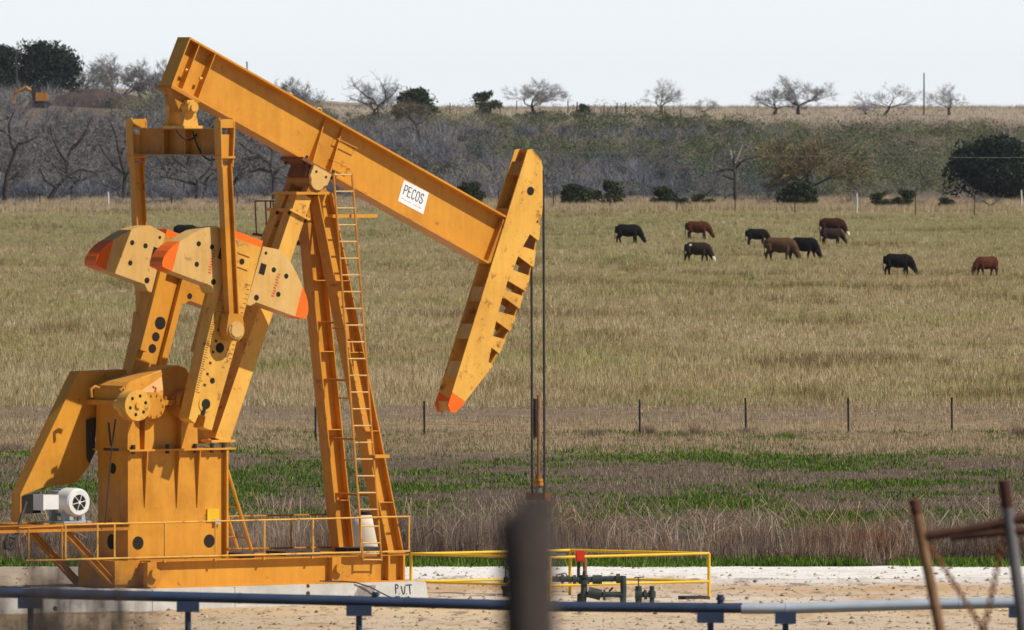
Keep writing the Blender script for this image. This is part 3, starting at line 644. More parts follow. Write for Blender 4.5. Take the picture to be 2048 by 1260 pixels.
# saddle bearing
su, sz = P(636, 362, 0.42)
suu = P(636, 362, 0.42)[0]
e = MB()
e.cyl(L(suu, -0.40, sz), L(suu, 0.40, sz), 0.15, n=22)
for v in (-0.30, 0.30):
    e.prism([L(suu - 0.24, v - 0.09, STZ + 0.05), L(suu + 0.24, v - 0.09, STZ + 0.05), L(suu + 0.12, v - 0.09, sz + 0.02), L(suu - 0.12, v - 0.09, sz + 0.02)], VV(0.18))
e.build('saddle_bearing', 'orange_dull', tpl, 40)
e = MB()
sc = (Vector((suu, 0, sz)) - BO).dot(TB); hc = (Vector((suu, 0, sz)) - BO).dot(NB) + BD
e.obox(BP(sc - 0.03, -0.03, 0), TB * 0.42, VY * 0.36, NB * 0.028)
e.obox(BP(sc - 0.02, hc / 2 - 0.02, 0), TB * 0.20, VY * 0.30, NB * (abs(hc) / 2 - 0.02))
e.build('saddle_block', 'rusty', tpl)  # rust brown colour imitates the shade on this block
e = MB()
pts = [BP(sc - 0.215, -0.055, 0.37), BP(sc + 0.215, -0.055, 0.37), BP(sc + 0.215, hc + 0.02, 0.37)]
for a in np.linspace(0, math.pi, 10): pts.append(BP(sc + 0.15 * math.cos(a), hc - 0.04 - 0.13 * math.sin(a), 0.37))
pts.append(BP(sc - 0.215, hc + 0.02, 0.37))
e.prism(pts, VV(0.07)); cap = e.build('bearing_cap', 'cream', tpl, 40)
for a in (-1, 1):
    e = MB(); e.cyl(BP(sc + a * 0.12, -0.15, 0.43), BP(sc + a * 0.12, -0.15, 0.445), 0.026, n=10); e.build('cap_bolt', 'black_hole', tpl)
for a in (-0.17, 0.19):
    for v in (0.34, -0.34):
        e = MB(); e.cyl(L(suu + a, v, STZ + 0.05), L(suu + a, v, STZ + 0.12), 0.045, n=6); e.build('bolt', 'cream', tpl)
for a in (-0.34, 0.32):
    for v in (0.30, -0.30):
        e = MB(); e.cyl(BP(sc + a, -0.10, v), BP(sc + a, 0.07, v), 0.03, n=6); e.build('bolt', 'dark_steel', tpl)

# ---- ladder on the near front leg
LT0 = PL(667, 347, 0.45); LT1 = PL(704, 347, 0.45); LB0 = PL(726, 1122, 1.06); LB1 = PL(763, 1122, 1.06)
e = MB(); e.tube([LT0, LB0], 0.021, 6); e.tube([LT1, LB1], 0.021, 6); lad = e.build('ladder', 'orange_dull', pj, 60)
for i in range(24):
    f = 0.003 + i * 0.0432
    if f > 1: break
    e = MB(); e.tube([LT0.lerp(LB0, f), LT1.lerp(LB1, f)], 0.014, 6); e.build('rung', 'cream', lad)
for px0, px1, py, vv in ((665, 757, 432, 0.46), (676, 745, 515, 0.5)):
    a = P(px0, py, vv); b = P(px1, py, vv); e = MB()
    if px1 > 750: e.box(a[0], b[0], -vv + 0.03, -vv + 0.16, a[1] - 0.035, a[1] + 0.03); e.build('ladder_bracket', 'orange', lad)
for f in (0.29, 0.40, 0.58, 0.74):
    a = LT0.lerp(LB0, f); e = MB(); b = L(a.x - 0.10, 0.22 + (0.79 - 0.22) * (f * 0.93 + .05), a.z)
    e.obox((a + b) / 2, (b - a) / 2, (0.03, 0, 0), (0, 0, 0.012)); e.build('ladder_bracket', 'orange_dull', lad)
a = P(749, 913, 0.93); b = P(778, 913, 0.93); e = MB(); e.box(a[0], b[0], -0.95, -0.70, a[1] - 0.03, a[1] + 0.03); e.build('ladder_bracket', 'orange', lad)
# cross ties between the front legs
for z in (P(690, 760, 0)[1], P(690, 878, 0)[1], P(690, 990, 0)[1], P(690, 645, 0)[1]):
    f = (STZ - z) / (STZ - SB); u = (P(642, 392, 0.2)[0] - 0.02) * (1 - f) + lb_u * f; w = 0.22 + 0.57 * f
    e = MB(); e.obox(L(u, 0, z), (0.05, 0, 0), (0, w - 0.02, 0), (0, 0, 0.018)); e.build('cross_tie', 'orange_dull', pj)
# rail cage on the far side
e = MB(); vv = -0.75
for a, b in (((510, 402), (574, 402)), ((510, 402), (513, 468)), ((541, 402), (542, 468)), ((546, 402), (548, 466)), ((531, 402), (533, 467))):
    e.tube([PL(*a, vv), PL(*b, vv)], 0.014, 5)
e.tube([PL(506, 468, vv), PL(616, 487, vv)], 0.03, 6); e.tube([PL(531, 488, vv), PL(616, 488, vv)], 0.03, 6)
e.build('service_rail', 'rusty', pj)

# ---- pedestal and gearbox
PV = 0.49
pu0 = P(256, 1000, PV)[0]; pu1 = P(449, 1000, PV)[0]; ptz = P(350, 901, PV)[1]
e = MB(); e.box(pu0, pu1, -PV, PV, SB - 0.5, ptz); ped = e.build('pedestal', 'orange', pj)
fu1 = P(472, 899, 0.6)[0]
e = MB(); e.box(pu0 - 0.04, fu1, -0.60, 0.60, ptz, ptz + 0.035); e.build('top_flange', 'orange', ped)
for px in (296, 360, 401):
    u = P(px, 905, 0.6)[0]; zb = P(px, 1014, PV)[1]
    e = MB(); e.prism([L(u - 0.01, PV, ptz), L(u - 0.01, PV + 0.11, ptz), L(u - 0.01, PV + 0.015, zb), L(u - 0.01, PV, zb)], (0.02, 0, 0)); e.build('gusset', 'orange', ped)
u = pu1
e = MB(); e.box(u - 0.02, u + 0.02, -PV - 0.1, PV + 0.1, SB - 0.02, ptz); e.build('end_flange', 'orange', ped)
for px, py in ((276, 1086), (418.5, 1082)):
    u, z = P(px, py, PV); e = MB(); e.cyl(L(u, PV - 0.03, z), L(u, PV + 0.004, z), 0.122, n=24); e.build('access_hole', 'black_hole', ped)
for px, py, w in ((225, 938, 0.10), (222, 1085, 0.14)):
    v = PV - (256 - px) / 63.5; z = P(256, py, PV)[1]; e = MB(); e.cyl(L(pu0 + 0.03, v, z), L(pu0 - 0.004, v, z), w, n=24); e.build('access_hole', 'black_hole', ped)
a = P(413, 1018, PV); b = P(436, 1042, PV)
e = MB(); e.box(a[0], b[0], -PV - 0.03, -PV, b[1], a[1]); e.build('warning_plate', 'yellow', ped)
e = MB(); c = P(432, 1043, PV); e.box(c[0] - 0.06, c[0] + 0.06, -PV - 0.06, -PV, c[1] - 0.05, c[1] + 0.04); e.build('switch_box', 'motor_grey', ped)
for px in (267, 335, 391, 424, 447):
    u = P(px, 886, 0.56)[0]; e = MB(); e.cyl(L(u, 0.56, ptz - 0.05), L(u, 0.56, ptz + 0.12), 0.038, n=8); e.build('hold_down_bolt', 'dark_steel', ped)
# gearbox
gb0 = P(256, 850, 0.5)[0] - 0.02; gbz = ptz + 0.035; GV = 0.52
g1 = P(392, 850, 0.5)[0]
def gpt(px, py): return P(px, py, 0.5)
zsplit = gpt(300, 806)[1]
e = MB(); e.box(gb0 + 0.05, g1, -0.36, 0.36, gbz, zsplit)
gear = e.build('gearbox', 'orange', pj)
for px0, px1 in ((255, 280), (289, 309), (362, 396)):
    e = MB(); e.prism([L(P(px0, 880, GV)[0], -GV, gbz), L(P(px1, 880, GV)[0], -GV, gbz), L(P(px1 - 3, 820, GV)[0], -GV, zsplit - 0.03), L(P(px0 + 2, 820, GV)[0], -GV, zsplit - 0.03)], VV(2 * GV)); e.build('rib', 'orange', gear)
e = MB(); e.box(gb0 - 0.12, g1 + 0.12, -0.66, 0.66, zsplit - 0.04, zsplit + 0.05); e.build('split_flange', 'orange', gear)
prof = [(252, 802), (252, 772), (264, 764), (350, 735), (372, 731), (386, 737), (392, 762), (394, 802)]
e = MB()
lo = [Vector(L(*(lambda q: (q[0], GV, q[1]))(P(x, y, GV)))) for x, y in prof]
# housing: full-width base tapering to a narrower crown
n = len(prof)
def shrink(p, s): return Vector((p.x, p.y * s, p.z))
sc_ = [1, 1, 0.86, 0.55, 0.5, 0.55, 0.8, 1]
nearv = [shrink(p, k_) for p, k_ in zip(lo, sc_)]; farv = [Vector((p.x, -p.y, p.z)) for p in nearv]
e.add(nearv + farv, [tuple(range(n))[::-1], tuple(range(n, 2 * n))] + [(i, (i + 1) % n, n + (i + 1) % n, n + i) for i in range(n)])
e.build('housing', 'orange', gear)
e = MB()
for i in range(9):
    u = gb0 + 0.05 + i * (g1 - gb0 - 0.1) / 8
    for v in (-0.62, 0.62): e.cyl(L(u, v, zsplit + 0.05), L(u, v, zsplit + 0.12), 0.028, n=6)
tag(e.build('flange_bolts', 'orange_dull', gear), kind='stuff')
du, dz = P(276, 810.5, 0.95)
e = MB(); e.cyl(L(du, 0.3, dz), L(du, 0.62, dz), 0.12, n=16); e.cyl(L(du, 0.66, dz), L(du, 0.95, dz), 0.285, n=36); e.cyl(L(du, 0.95, dz), L(du, 0.985, dz), 0.06, n=14); drum = e.build('brake_drum', 'orange_worn', gear, 40)
for i in range(6):
    a = i * math.pi / 3 + 0.25; e = MB(); e.cyl(L(du + 0.175 * math.cos(a), 0.94, dz + 0.175 * math.sin(a)), L(du + 0.175 * math.cos(a), 0.954, dz + 0.175 * math.sin(a)), 0.032, n=12); e.build('bolt_hole', 'black_hole', gear)
fu, fz = P(306, 811, 0.66)
e = MB(); e.cyl(L(fu, 0.5, fz), L(fu, 0.70, fz), 0.24, n=28)
for i in range(10):
    a = i * math.pi / 5; e.cyl(L(fu + 0.2 * math.cos(a), 0.69, fz + 0.2 * math.sin(a)), L(fu + 0.2 * math.cos(a), 0.725, fz + 0.2 * math.sin(a)), 0.02, n=6)
e.build('bearing_cover', 'orange', gear, 40)
e = MB(); c = P(375, 812, 0.66); e.cyl(L(SH[0], -0.8, SH[1]), L(SH[0], 0.8, SH[1]), 0.27, n=28); e.build('shaft_housing', 'orange_dull', gear, 40)
e = MB(); e.tube([PL(183, 795, 0.0), PL(182, 778, 0), PL(190, 773, 0), PL(198, 776, 0)], 0.03, 8); e.tube([PL(240, 782, .55), PL(247, 775, .55), PL(252, 790, .6)], 0.04, 8); e.tube([PL(300, 790, .66), PL(310, 786, .66), PL(312, 776, .66), PL(306, 774, .66)], 0.022, 8)
e.build('lifting_lugs', 'orange_dull', gear, 60)
e = MB(); e.tube([PL(231, 838, 0.62), PL(224, 892, 0.62)], 0.016, 6); e.tube([PL(217, 845, 0.5), PL(222, 892, 0.5)], 0.02, 6); e.obox(PL(225, 899, 0.3), (0.03, 0, 0), (0, 0.25, 0), (0, 0, 0.025)); e.tube([PL(224, 892, 0.62), PL(218, 960, 0.62), PL(210, 1052, 0.62)], 0.012, 6)
e.build('brake_lever', 'dark_steel', pj)
# slanted stays right of the pedestal
e = MB(); e.tube([PL(450, 925, -0.3), PL(503, 1101, -0.3)], 0.032, 6); e.tube([PL(450, 1016, -0.6), PL(474, 1097, -0.6)], 0.032, 6)
for y in (1013, 1074): e.tube([PL(450 + (y - 925) * 0.05, y, -0.6), PL(450 + (y - 925) * 0.3, y + 2, -0.3)], 0.014, 5)
e.build('slanted_stay', 'orange', pj)

# ---- belt guard
BG = [(158, 743), (252, 739), (262, 790), (196, 838), (180, 930), (152, 966), (85, 975), (46, 990), (46, 1044), (41, 1044), (41, 988)]
e = MB(); e.prism([PL(x, y, -0.66) for x, y in BG], VV(-0.30)); guard = e.build('belt_guard', 'orange', pj)
e = MB(); e.prism([PL(x, y, -0.66) for x, y in ((43, 992), (78, 984), (82, 1026), (43, 1028))], VV(0.004)); e.build('guard_opening', 'black_hole', guard)
e = MB(); e.prism([PL(x, y, -0.60) for x, y in ((175, 840), (192, 835), (190, 905), (180, 925), (176, 915))], VV(-0.05)); e.build('sheave_shade_plate', 'dark_steel', guard)  # dark plate standing in for the shaded gap round the belt sheave
# ---- motor
mu_, mz = P(158.5, 1005, 0.30)
e = MB(); RM = 0.262
vs = [-0.42, -0.40, -0.1, -0.1, -0.09, 0.2, 0.27, 0.30]; rs = [0.15, 0.235, 0.235, 0.24, RM, RM, RM * 0.97, RM * 0.86]
e.tube([L(mu_, v, mz) for v in vs], rs, 30); motor = e.build('motor', 'motor_white', pj, 35)
e = MB(); e.tube([L(mu_, -0.42, mz), L(mu_, -0.10, mz)], 0.246, 26); e.cyl(L(mu_, -0.7, mz), L(mu_, -0.4, mz), 0.05, n=10)
for i in range(22):
    a = i * 2 * math.pi / 22; e.obox(L(mu_ + 0.25 * math.cos(a), -0.26, mz + 0.25 * math.sin(a)), (0.014 * math.cos(a), 0, 0.014 * math.sin(a)), (0, 0.15, 0), (-0.005 * math.sin(a), 0, 0.005 * math.cos(a)))
e.build('stator', 'motor_grey', motor, 35)
e = MB(); e.cyl(L(mu_, 0.29, mz), L(mu_, 0.303, mz), 0.145, n=26); e.build('fan_opening', 'black_hole', motor)
e = MB()
for i in range(6):
    a = i * math.pi / 3 + 0.2; e.tube([L(mu_, 0.312, mz), L(mu_ + 0.15 * math.cos(a), 0.312, mz + 0.15 * math.sin(a))], 0.008, 5)
e.cyl(L(mu_, 0.30, mz), L(mu_, 0.32, mz), 0.03, n=10); e.build('fan_grille', 'motor_white', motor)
jb0 = P(76, 990, -0.05); jb1 = P(106, 1018, -0.05)
e = MB(); e.box(jb0[0], P(107, 1000, -0.05)[0], -0.12, 0.17, jb1[1], jb0[1]); e.box(jb0[0] - 0.01, jb0[0] + 0.02, -0.14, 0.19, jb1[1] - 0.015, jb0[1] + 0.015); e.build('junction_box', 'motor_white', motor)
plz = P(150, 1046, 0.3)[1]
e = MB()
for v in (-0.3, 0.1):
    for q in (-1, 1): e.prism([L(mu_ + q * 0.10, v - 0.03, plz), L(mu_ + q * 0.26, v - 0.03, plz), L(mu_ + q * 0.22, v - 0.03, mz - 0.1), L(mu_ + q * 0.10, v - 0.03, mz - 0.15)], VV(0.06))
e.box(mu_ - 0.30, mu_ + 0.30, -0.25, 0.45, plz - 0.002, plz + 0.03); e.build('motor_foot', 'motor_grey', motor)
# ---- motor platform
x0 = P(-40, 1050, 0.5)[0]
e = MB()
for v in (0.55, -0.75):
    e.ibeam(L(x0 + 0.3, v, plz - 0.075), L(pu0 - 0.005, v, plz - 0.075), (0, 0, 1), 0.13, 0.12, 0.014, 0.014)
for f in (0.0, 0.3, 0.6, 0.85):
    u = x0 + 0.35 + (pu0 - x0 - 0.5) * f; e.box(u, u + 0.10, -0.54, 0.74, plz - 0.09, plz - 0.012)
for v in (-0.1, 0.3): e.box(mu_ - 0.55, pu0, -v - 0.06, -v + 0.06, plz - 0.03, plz - 0.003)
plat = e.build('motor_platform', 'orange_dull', pj)
e = MB()
a = L(P(132, 1070, 0.55)[0], 0.52, plz - 0.12); b = PL(229, 1166, 0.52); b.z = 0.05
for v in (0.5, -0.7):
    e.ibeam(L(a.x, v, a.z), L(b.x + 0.02, v, 0.06), (1, 0, 0), 0.12, 0.11, 0.014, 0.014)
e.build('platform_brace', 'orange_dull', pj)
# cable and hook
e = MB(); e.tube([PL(52, 1005, 0.2), PL(44, 1030, 0.4), PL(34, 1068, 0.55), PL(27, 1076, 0.6)], 0.035, 8); e.tube([PL(27, 1076, .6), PL(17, 1072, .6), PL(10, 1084, .6), PL(11, 1096, .6), PL(22, 1098, .6), PL(27, 1085, .6)], 0.035, 8)
e.build('power_cable', 'dark_steel', pj, 60)

# ---- skid
KV = 0.86; ku0 = P(293, 1140, KV)[0]; ku1 = P(809, 1130, KV)[0]
for q in (1, -1):
    e = MB(); e.ibeam(L(ku0, q * KV, 0.255), L(ku1, q * KV, 0.255), (0, 0, 1), 0.51, 0.28, 0.026, 0.018); sk = e.build('skid_beam', 'orange', pj)
    for px in (302, 671):
        u = P(px, 1133, KV + 0.1)[0]
        x = MB(); x.box(u - 0.10, u + 0.10, -q * (KV + 0.012), -q * (KV + 0.138), 0.027, 0.483); x.build('web_plate', 'orange', sk)
        x = MB(); x.cyl(L(u + 0.03, q * (KV + 0.13), 0.27), L(u + 0.03, q * (KV + 0.23), 0.27), 0.095, n=20); x.build('lifting_trunnion', 'orange', sk, 40)
    for px in (776, 806):
        u = P(px, 1133, KV + 0.1)[0]; x = MB(); x.box(u - 0.02, u + 0.02, -q * (KV + 0.012), -q * (KV + 0.142), 0.027, 0.483); x.build('web_plate', 'orange', sk)
lu0 = P(231, 1140, 0.62)[0]
e = MB(); e.box(lu0, ku0 + 0.3, -0.60, 0.60, 0.0, 0.50); e.build('skid_end_box', 'orange', pj)
for f in (0.0, 0.3, 0.55, 0.8, 0.985):
    u = ku0 + 0.06 + (ku1 - ku0 - 0.1) * f; e = MB(); e.box(u - 0.05, u + 0.05, -KV + 0.02, KV - 0.02, 0.06, 0.46); e.build('cross_member', 'orange_dull', pj)
for px0, px1, py, v in ((538, 606, 1095, 0.3), (451, 475, 1099, 0.45), (676, 745, 1091, -0.4)):
    a = P(px0, py, v); b = P(px1, py, v); e = MB(); e.box(a[0], b[0], -v - 0.55, -v + 0.10, 0.513, 0.60); e.build('timber_block', 'wood_dark', pj)
# ---- handrails
def rail(v, pts_top, pts_bot, posts, m, r=0.018):
    e = MB(); e.tube([PL(x, y, v) for x, y in pts_top], r, 6); e.tube([PL(x, y, v) for x, y in pts_bot], r, 6); o = e.build('handrail', m, pj, 60)
    for (xt, yt), (xb, yb) in posts:
        x = MB(); x.tube([PL(xt, yt, v), PL(xb, yb, v)], r, 6); x.build('rail_post', m, o, 60)
def lin(x, x0, y0, x1, y1): return y0 + (y1 - y0) * (x - x0) / (x1 - x0)
posts = [((x, lin(x, 128, 1050, 819, 1033)), (x, lin(x, 131, 1119, 819, 1102))) for x in (131, 195, 229, 330, 431, 529, 626, 722, 818)]
rail(1.03, [(128, 1050), (819, 1033)], [(131, 1119), (819, 1102)], posts, 'orange_worn')
rail(1.03, [(38, 1056), (128, 1052)], [(52, 1121), (131, 1120)], [((57, 1055), (57, 1122)), ((124, 1053), (124, 1120))], 'orange_dull')
rail(-0.98, [(452, 1033), (700, 1028)], [(452, 1098), (700, 1094)], [((582, 1030), (582, 1096)), ((454, 1033), (454, 1098)), ((699, 1028), (699, 1094))], 'orange_dull')
for x in (330, 431, 529, 626, 760):        # brackets that tie the near rail to the skid
    u = P(x, 1108, 1.03)[0]; e = MB(); e.box(u - 0.02, u + 0.02, -1.03, -0.97, 0.47, 0.515); e.build('rail_bracket', 'orange', pj)

# ================================================================== WELL SITE
UV0 = Vector((ORG.x, ORG.y, 0))
def LW(u, v, z): return UV0 + UD * u + VD * v + Vector((0, 0, z))       # pumpjack axes, world position, z from the ground
# ---- concrete base block
cb = empty('concrete_base', UV0, THETA, 'pale concrete base slab under the pumpjack, hand-lettered P.U.T', 'slab')
CV = 1.30
cu0 = P(-120, 1200, CV)[0]; cu1 = P(853, 1180, CV)[0]
ch = PAD - 0.001
e = MB()
cuts = [cu0, P(140, 1200, CV)[0], P(305, 1200, CV)[0], P(470, 1190, CV)[0], cu1]
for i in range(4):
    a, b = cuts[i] + 0.006, cuts[i + 1] - 0.006
    e = MB(); rt = 0.05 if i == 3 else 0.0; k = 0.03
    e.prism([L(a, CV, 0), L(b + rt, CV, 0), L(b, CV, ch - k), L(b - k, CV, ch), L(a, CV, ch)], VV(-2.95))
    e.build('slab_block', 'concrete', cb)
e = MB(); e.box(cu0, cu1 - 0.1, -CV + 0.03, 1.60, 0.0, ch - 0.012); e.build('slab_core', 'concrete', cb)
def strokes(name, lines, mat, r, parent, v):
    e = MB()
    for st in lines:
        e.tube([(lambda q: L(q[0], v, q[1] + PAD))(P(690 + x / 10.24, 1140 + y / 10.24, v)) for x, y in st], r, 5)
    return e.build(name, mat, parent)
strokes('lettering', [[(1030, 300), (1036, 400), (1042, 482)], [(1030, 300), (1062, 298), (1088, 325), (1078, 362), (1034, 392)], [(1112, 478), (1116, 488)],
                      [(1150, 330), (1168, 420), (1190, 486), (1206, 492), (1220, 460), (1225, 330)], [(1260, 480), (1264, 492)], [(1240, 312), (1300, 304), (1365, 302)], [(1318, 310), (1328, 400), (1336, 490)],
                      [(1030, 548), (1080, 542), (1122, 546), (1100, 600), (1080, 650)], [(1275, 560), (1300, 543), (1322, 565), (1318, 620), (1290, 650), (1268, 620), (1275, 560)]], 'ink', 0.011, cb, CV + 0.002)
# stained form-work hole and tie-bolt holes on the near face
for px, py, r in ((616, 1172, 0.035), (616, 1187, 0.045), (110, 1217, 0.045)):
    u, z = P(px, py, CV); e = MB(); e.cyl(L(u, CV - 0.02, z + PAD), L(u, CV + 0.004, z + PAD), r, n=12); e.build('tie_hole', 'rust_dark', cb)
e = MB(); q = [P(x, y, CV) for x, y in ((718, 1171), (752, 1170), (746, 1194), (706, 1194))]
e.prism([L(u, CV + 0.001, z + PAD) for u, z in q], VV(0.003)); e.build('damp_stain', 'wood_grey', cb)
MATS['stain'] = paint('stain', (0.17, 0.145, 0.14), (0.33, 0.30, 0.29), 0.9, 6.0)
bpy.data.objects['damp_stain'].data.materials[0] = MATS['stain']
# ---- black cable trailing over the slab
e = MB(); pts = []
for px, py, v in ((640, 1162, 1.06), (690, 1163, 1.1), (712, 1165, 1.33), (740, 1174, 1.36), (775, 1192, 1.4), (800, 1201, 1.5), (850, 1213, 1.8), (905, 1222, 2.0), (945, 1226, 2.05)):
    u, z = P(px, py, v); z = z + PAD; z = max(z, 0.03); pts.append(L(u, v, z))
e.tube(pts, 0.014, 6); o = e.build('electric_cable', 'dark_steel', None, 60); o.location = UV0; o.rotation_euler = (0, 0, THETA)
tag(o, 'thin black cable trailing off the end of the concrete slab', 'cable')

# ---- chemical tank behind the samson post
tu, tz_ = P(736, 1060, -1.35)
tk = empty('chemical_tank', LW(tu, -1.35, PAD), THETA, 'small cream chemical tank with black lid behind the samson post legs', 'tank')
e = MB(); e.tube([(0, 0, z) for z in (0, 0.04, 0.95, 1.05, 1.14, 1.17)], [0.30, 0.33, 0.33, 0.30, 0.2, 0.08], 28); e.build('tank_shell', 'tank_white', tk, 40)
e = MB(); e.cyl((0, 0, 1.15), (0, 0, 1.21), 0.17, n=20); e.build('lid', 'dark_steel', tk, 40)
e = MB(); e.tube([(-0.02, -0.1, 1.19), (0.0, -0.36, 1.12), (0.0, -0.37, 0.8), (0.05, -0.37, 0.7), (0.07, -0.37, 0.8), (0.04, -0.36, 1.0)], 0.014, 6); e.build('hose', 'dark_steel', tk, 60)

# ---- wellhead with polished rod
wu = cu
wh = empty('wellhead', LW(wu, 0, 0), THETA, 'rusty wellhead with stuffing box and polished rod under the horse head', 'wellhead')
e = MB(); e.cyl((0, 0, -0.05), (0, 0, 0.5), 0.16, n=20); e.cyl((0, 0, 0.5), (0, 0, 0.58), 0.24, n=20); e.cyl((0, 0, 0.58), (0, 0, 0.95), 0.11, n=18); e.build('casing_head', 'pipe_green', wh, 40)
e = MB(); e.cyl((-0.45, 0, 0.75), (0.6, 0, 0.75), 0.06, n=14); e.cyl((0.2, 0, 0.75), (0.34, 0, 0.75), 0.10, n=14); e.build('flow_tee', 'pipe_green', wh, 40)
e = MB(); e.tube([(0, 0, 0.95), (0, 0, 1.15), (0, 0, 1.16), (0, 0, 1.3)], [0.09, 0.09, 0.12, 0.12], 16); e.build('stuffing_box', 'rusty', wh, 40)
rz0 = P(1078, 790, 0)[1] + PAD; zc = P(1089, 993, HV)[1] + PAD
e = MB(); e.cyl((0, 0, 1.25), (0, 0, rz0), 0.026, n=10); e.build('polished_rod', 'rusty', wh, 40)
e = MB(); e.cyl((0, 0, zc + 0.06), (0, 0, zc + 0.20), 0.06, n=12); e.build('rod_clamp', 'galv', wh, 40); e = MB(); e.cyl((0, 0, zc + 0.32), (0, 0, zc + 0.42), 0.055, n=12); e.build('rod_coupling', 'rusty', wh, 40)
e = MB(); e.cyl((0, 0, zc + 0.20), (0, 0, zc + 0.27), 0.10, n=12); e.cyl((0, 0, zc + 0.28), (0, 0, zc + 0.33), 0.085, n=12); e.build('load_cell', 'orange_dull', wh, 40)

# ---- yellow pipe guard round the wellhead
gc = [gnd(822, 1200), gnd(1140, 1192), gnd(1418, 1199), gnd(1100, 1208)]     # left, far, right, near
gr = empty('pipe_guard_rail', (gc[0] + gc[2]) / 2, 0, 'yellow pipe guard rail standing round the wellhead and valves', 'guard rail')
go = gr.location
def up(p, z): return Vector((p.x, p.y, z)) - go
for i in range(4):
    a, b = gc[i], gc[(i + 1) % 4]
    for z in (0.86, 0.34):
        e = MB(); e.tube([up(a, z), up(b, z)], 0.026, 8); e.build('rail', 'yellow', gr, 60)
for p in gc:
    e = MB(); e.tube([up(p, -0.2), up(p, 0.86)], 0.03, 8); e.build('post', 'yellow', gr, 60)
p = gc[1] + Vector((0.28, -0.02, 0)); e = MB(); e.tube([up(p, -0.2), up(p, 0.84)], 0.04, 8); e.build('post', 'rusty_pipe', gr, 60)

# ---- flow line manifold inside the guard
YM = 220.0
def M3(px, py, dy=0.0): return at(px, py, YM + dy)
mo = M3(1200, 1199); mo.z = 0
mf = empty('flow_manifold', mo, 0, 'dark green flow-line manifold of valves and pipes inside the yellow rail', 'manifold')
def mt(pts, r, name='pipe', mat='pipe_green', n=10, rs=None):
    e = MB(); e.tube([M3(*q) - mo for q in pts], rs or r, n); return e.build(name, mat, mf, 50)
mt([(1105, 1158, 0), (1165, 1159, 0), (1248, 1157, 0)], 0.055)
mt([(1168, 1160, 0), (1168, 1180, 0), (1166, 1204, 0)], 0.06)
mt([(1246, 1152, 0), (1247, 1180, 0), (1246, 1206, 0)], 0.06)
mt([(1168, 1189, 0), (1246, 1189, 0)], 0.055)
mt([(1160, 1204, .1), (1160, 1192, .1), (1172, 1188, .1)], 0.06)
mt([(1277, 1206, 0), (1277, 1172, 0)], 0.06); mt([(1304, 1206, 0), (1304, 1172, 0)], 0.045); mt([(1277, 1190, 0), (1304, 1190, 0)], 0.05)
mt([(1277, 1172, 0), (1277, 1155, 0)], 0.012, 'valve_stem', 'dark_steel', 6)
mt([(1268, 1155, 0), (1289, 1154, 0)], 0.012, 'valve_handle', 'dark_steel', 6)
mt([(1218, 1183, 0), (1226, 1175, 0)], 0.022, 'valve_handle', 'dark_steel', 6)
mt([(1286, 1186, 0), (1291, 1180, 0)], 0.022, 'valve_handle', 'dark_steel', 6)
for a, b, r in (((1185, 1159), (1204, 1159), .085), ((1232, 1157), (1240, 1157), .09), ((1176, 1184), (1202, 1190), .10), ((1206, 1190), (1211, 1190), .10), ((1122, 1158), (1128, 1158), .085), ((1146, 1159), (1152, 1159), .085),
                ((1270, 1189), (1284, 1189), .095), ((1288, 1190), (1294, 1190), .085), ((1168, 1168), (1168, 1160), .10), ((1168, 1156), (1168, 1150), .075), ((1304, 1182), (1304, 1195), .07)):
    mt([(*a, 0), (*b, 0)], r, 'flange', 'pipe_green', 14)
mt([(1168, 1150, 0), (1169, 1142, 0)], 0.03, 'valve_stem', 'dark_steel', 8)
mt([(1157, 1158, 0), (1157, 1140, 0), (1158, 1122, 0)], 0.03, 'actuator_stem', 'dark_steel', 8)
e = MB(); c = M3(1160, 1112) - mo; e.obox(c, (0.085, 0, 0), (0, 0.08, 0), (0, 0, 0.10)); e.obox(c + Vector((0.0, -0.081, 0)), (0.06, 0, 0), (0, 0.006, 0), (0, 0, 0.08)); tag(e.build('actuator_box', 'red_box', mf), 'red actuator box on top of a valve stem')
mt([(1112, 1158, -.2), (1114, 1150, -.2), (1130, 1146, -.2), (1136, 1153, -.2)], 0.014, 'gauge_hose', 'dark_steel', 6)
# lone riser left of the wooden post
b = gnd(1011, 1199)
rs_ = empty('valve_riser', b, 0, 'short dark valve riser standing alone beside the wellhead', 'valve')
e = MB(); e.tube([(0, 0, -0.1), (0, 0, 0.18), (0, 0, 0.19), (0, 0, 0.30), (0, 0, 0.31), (0, 0, 0.42)], [0.06, 0.06, 0.085, 0.085, 0.045, 0.04], 12); e.build('riser', 'pipe_green', rs_, 40)
e = MB(); e.tube([(0, 0, 0.40), (0, 0, 0.62)], 0.014, 6); e.build('stem', 'dark_steel', rs_)
# plank box on the pad by the rail
b = gnd(1388, 1205)
wbx = empty('plank_cellar_box', b, R(20), 'low weathered plank box on the gravel at the rail corner', 'box')
for (x0, x1, y0, y1) in ((-0.24, 0.24, -0.2, -0.17), (-0.24, 0.24, 0.17, 0.2), (-0.24, -0.21, -0.168, 0.168), (0.21, 0.24, -0.168, 0.168)):
    e = MB(); e.box(x0, x1, y0, y1, -0.02, 0.12); e.build('plank', 'wood_grey', wbx)

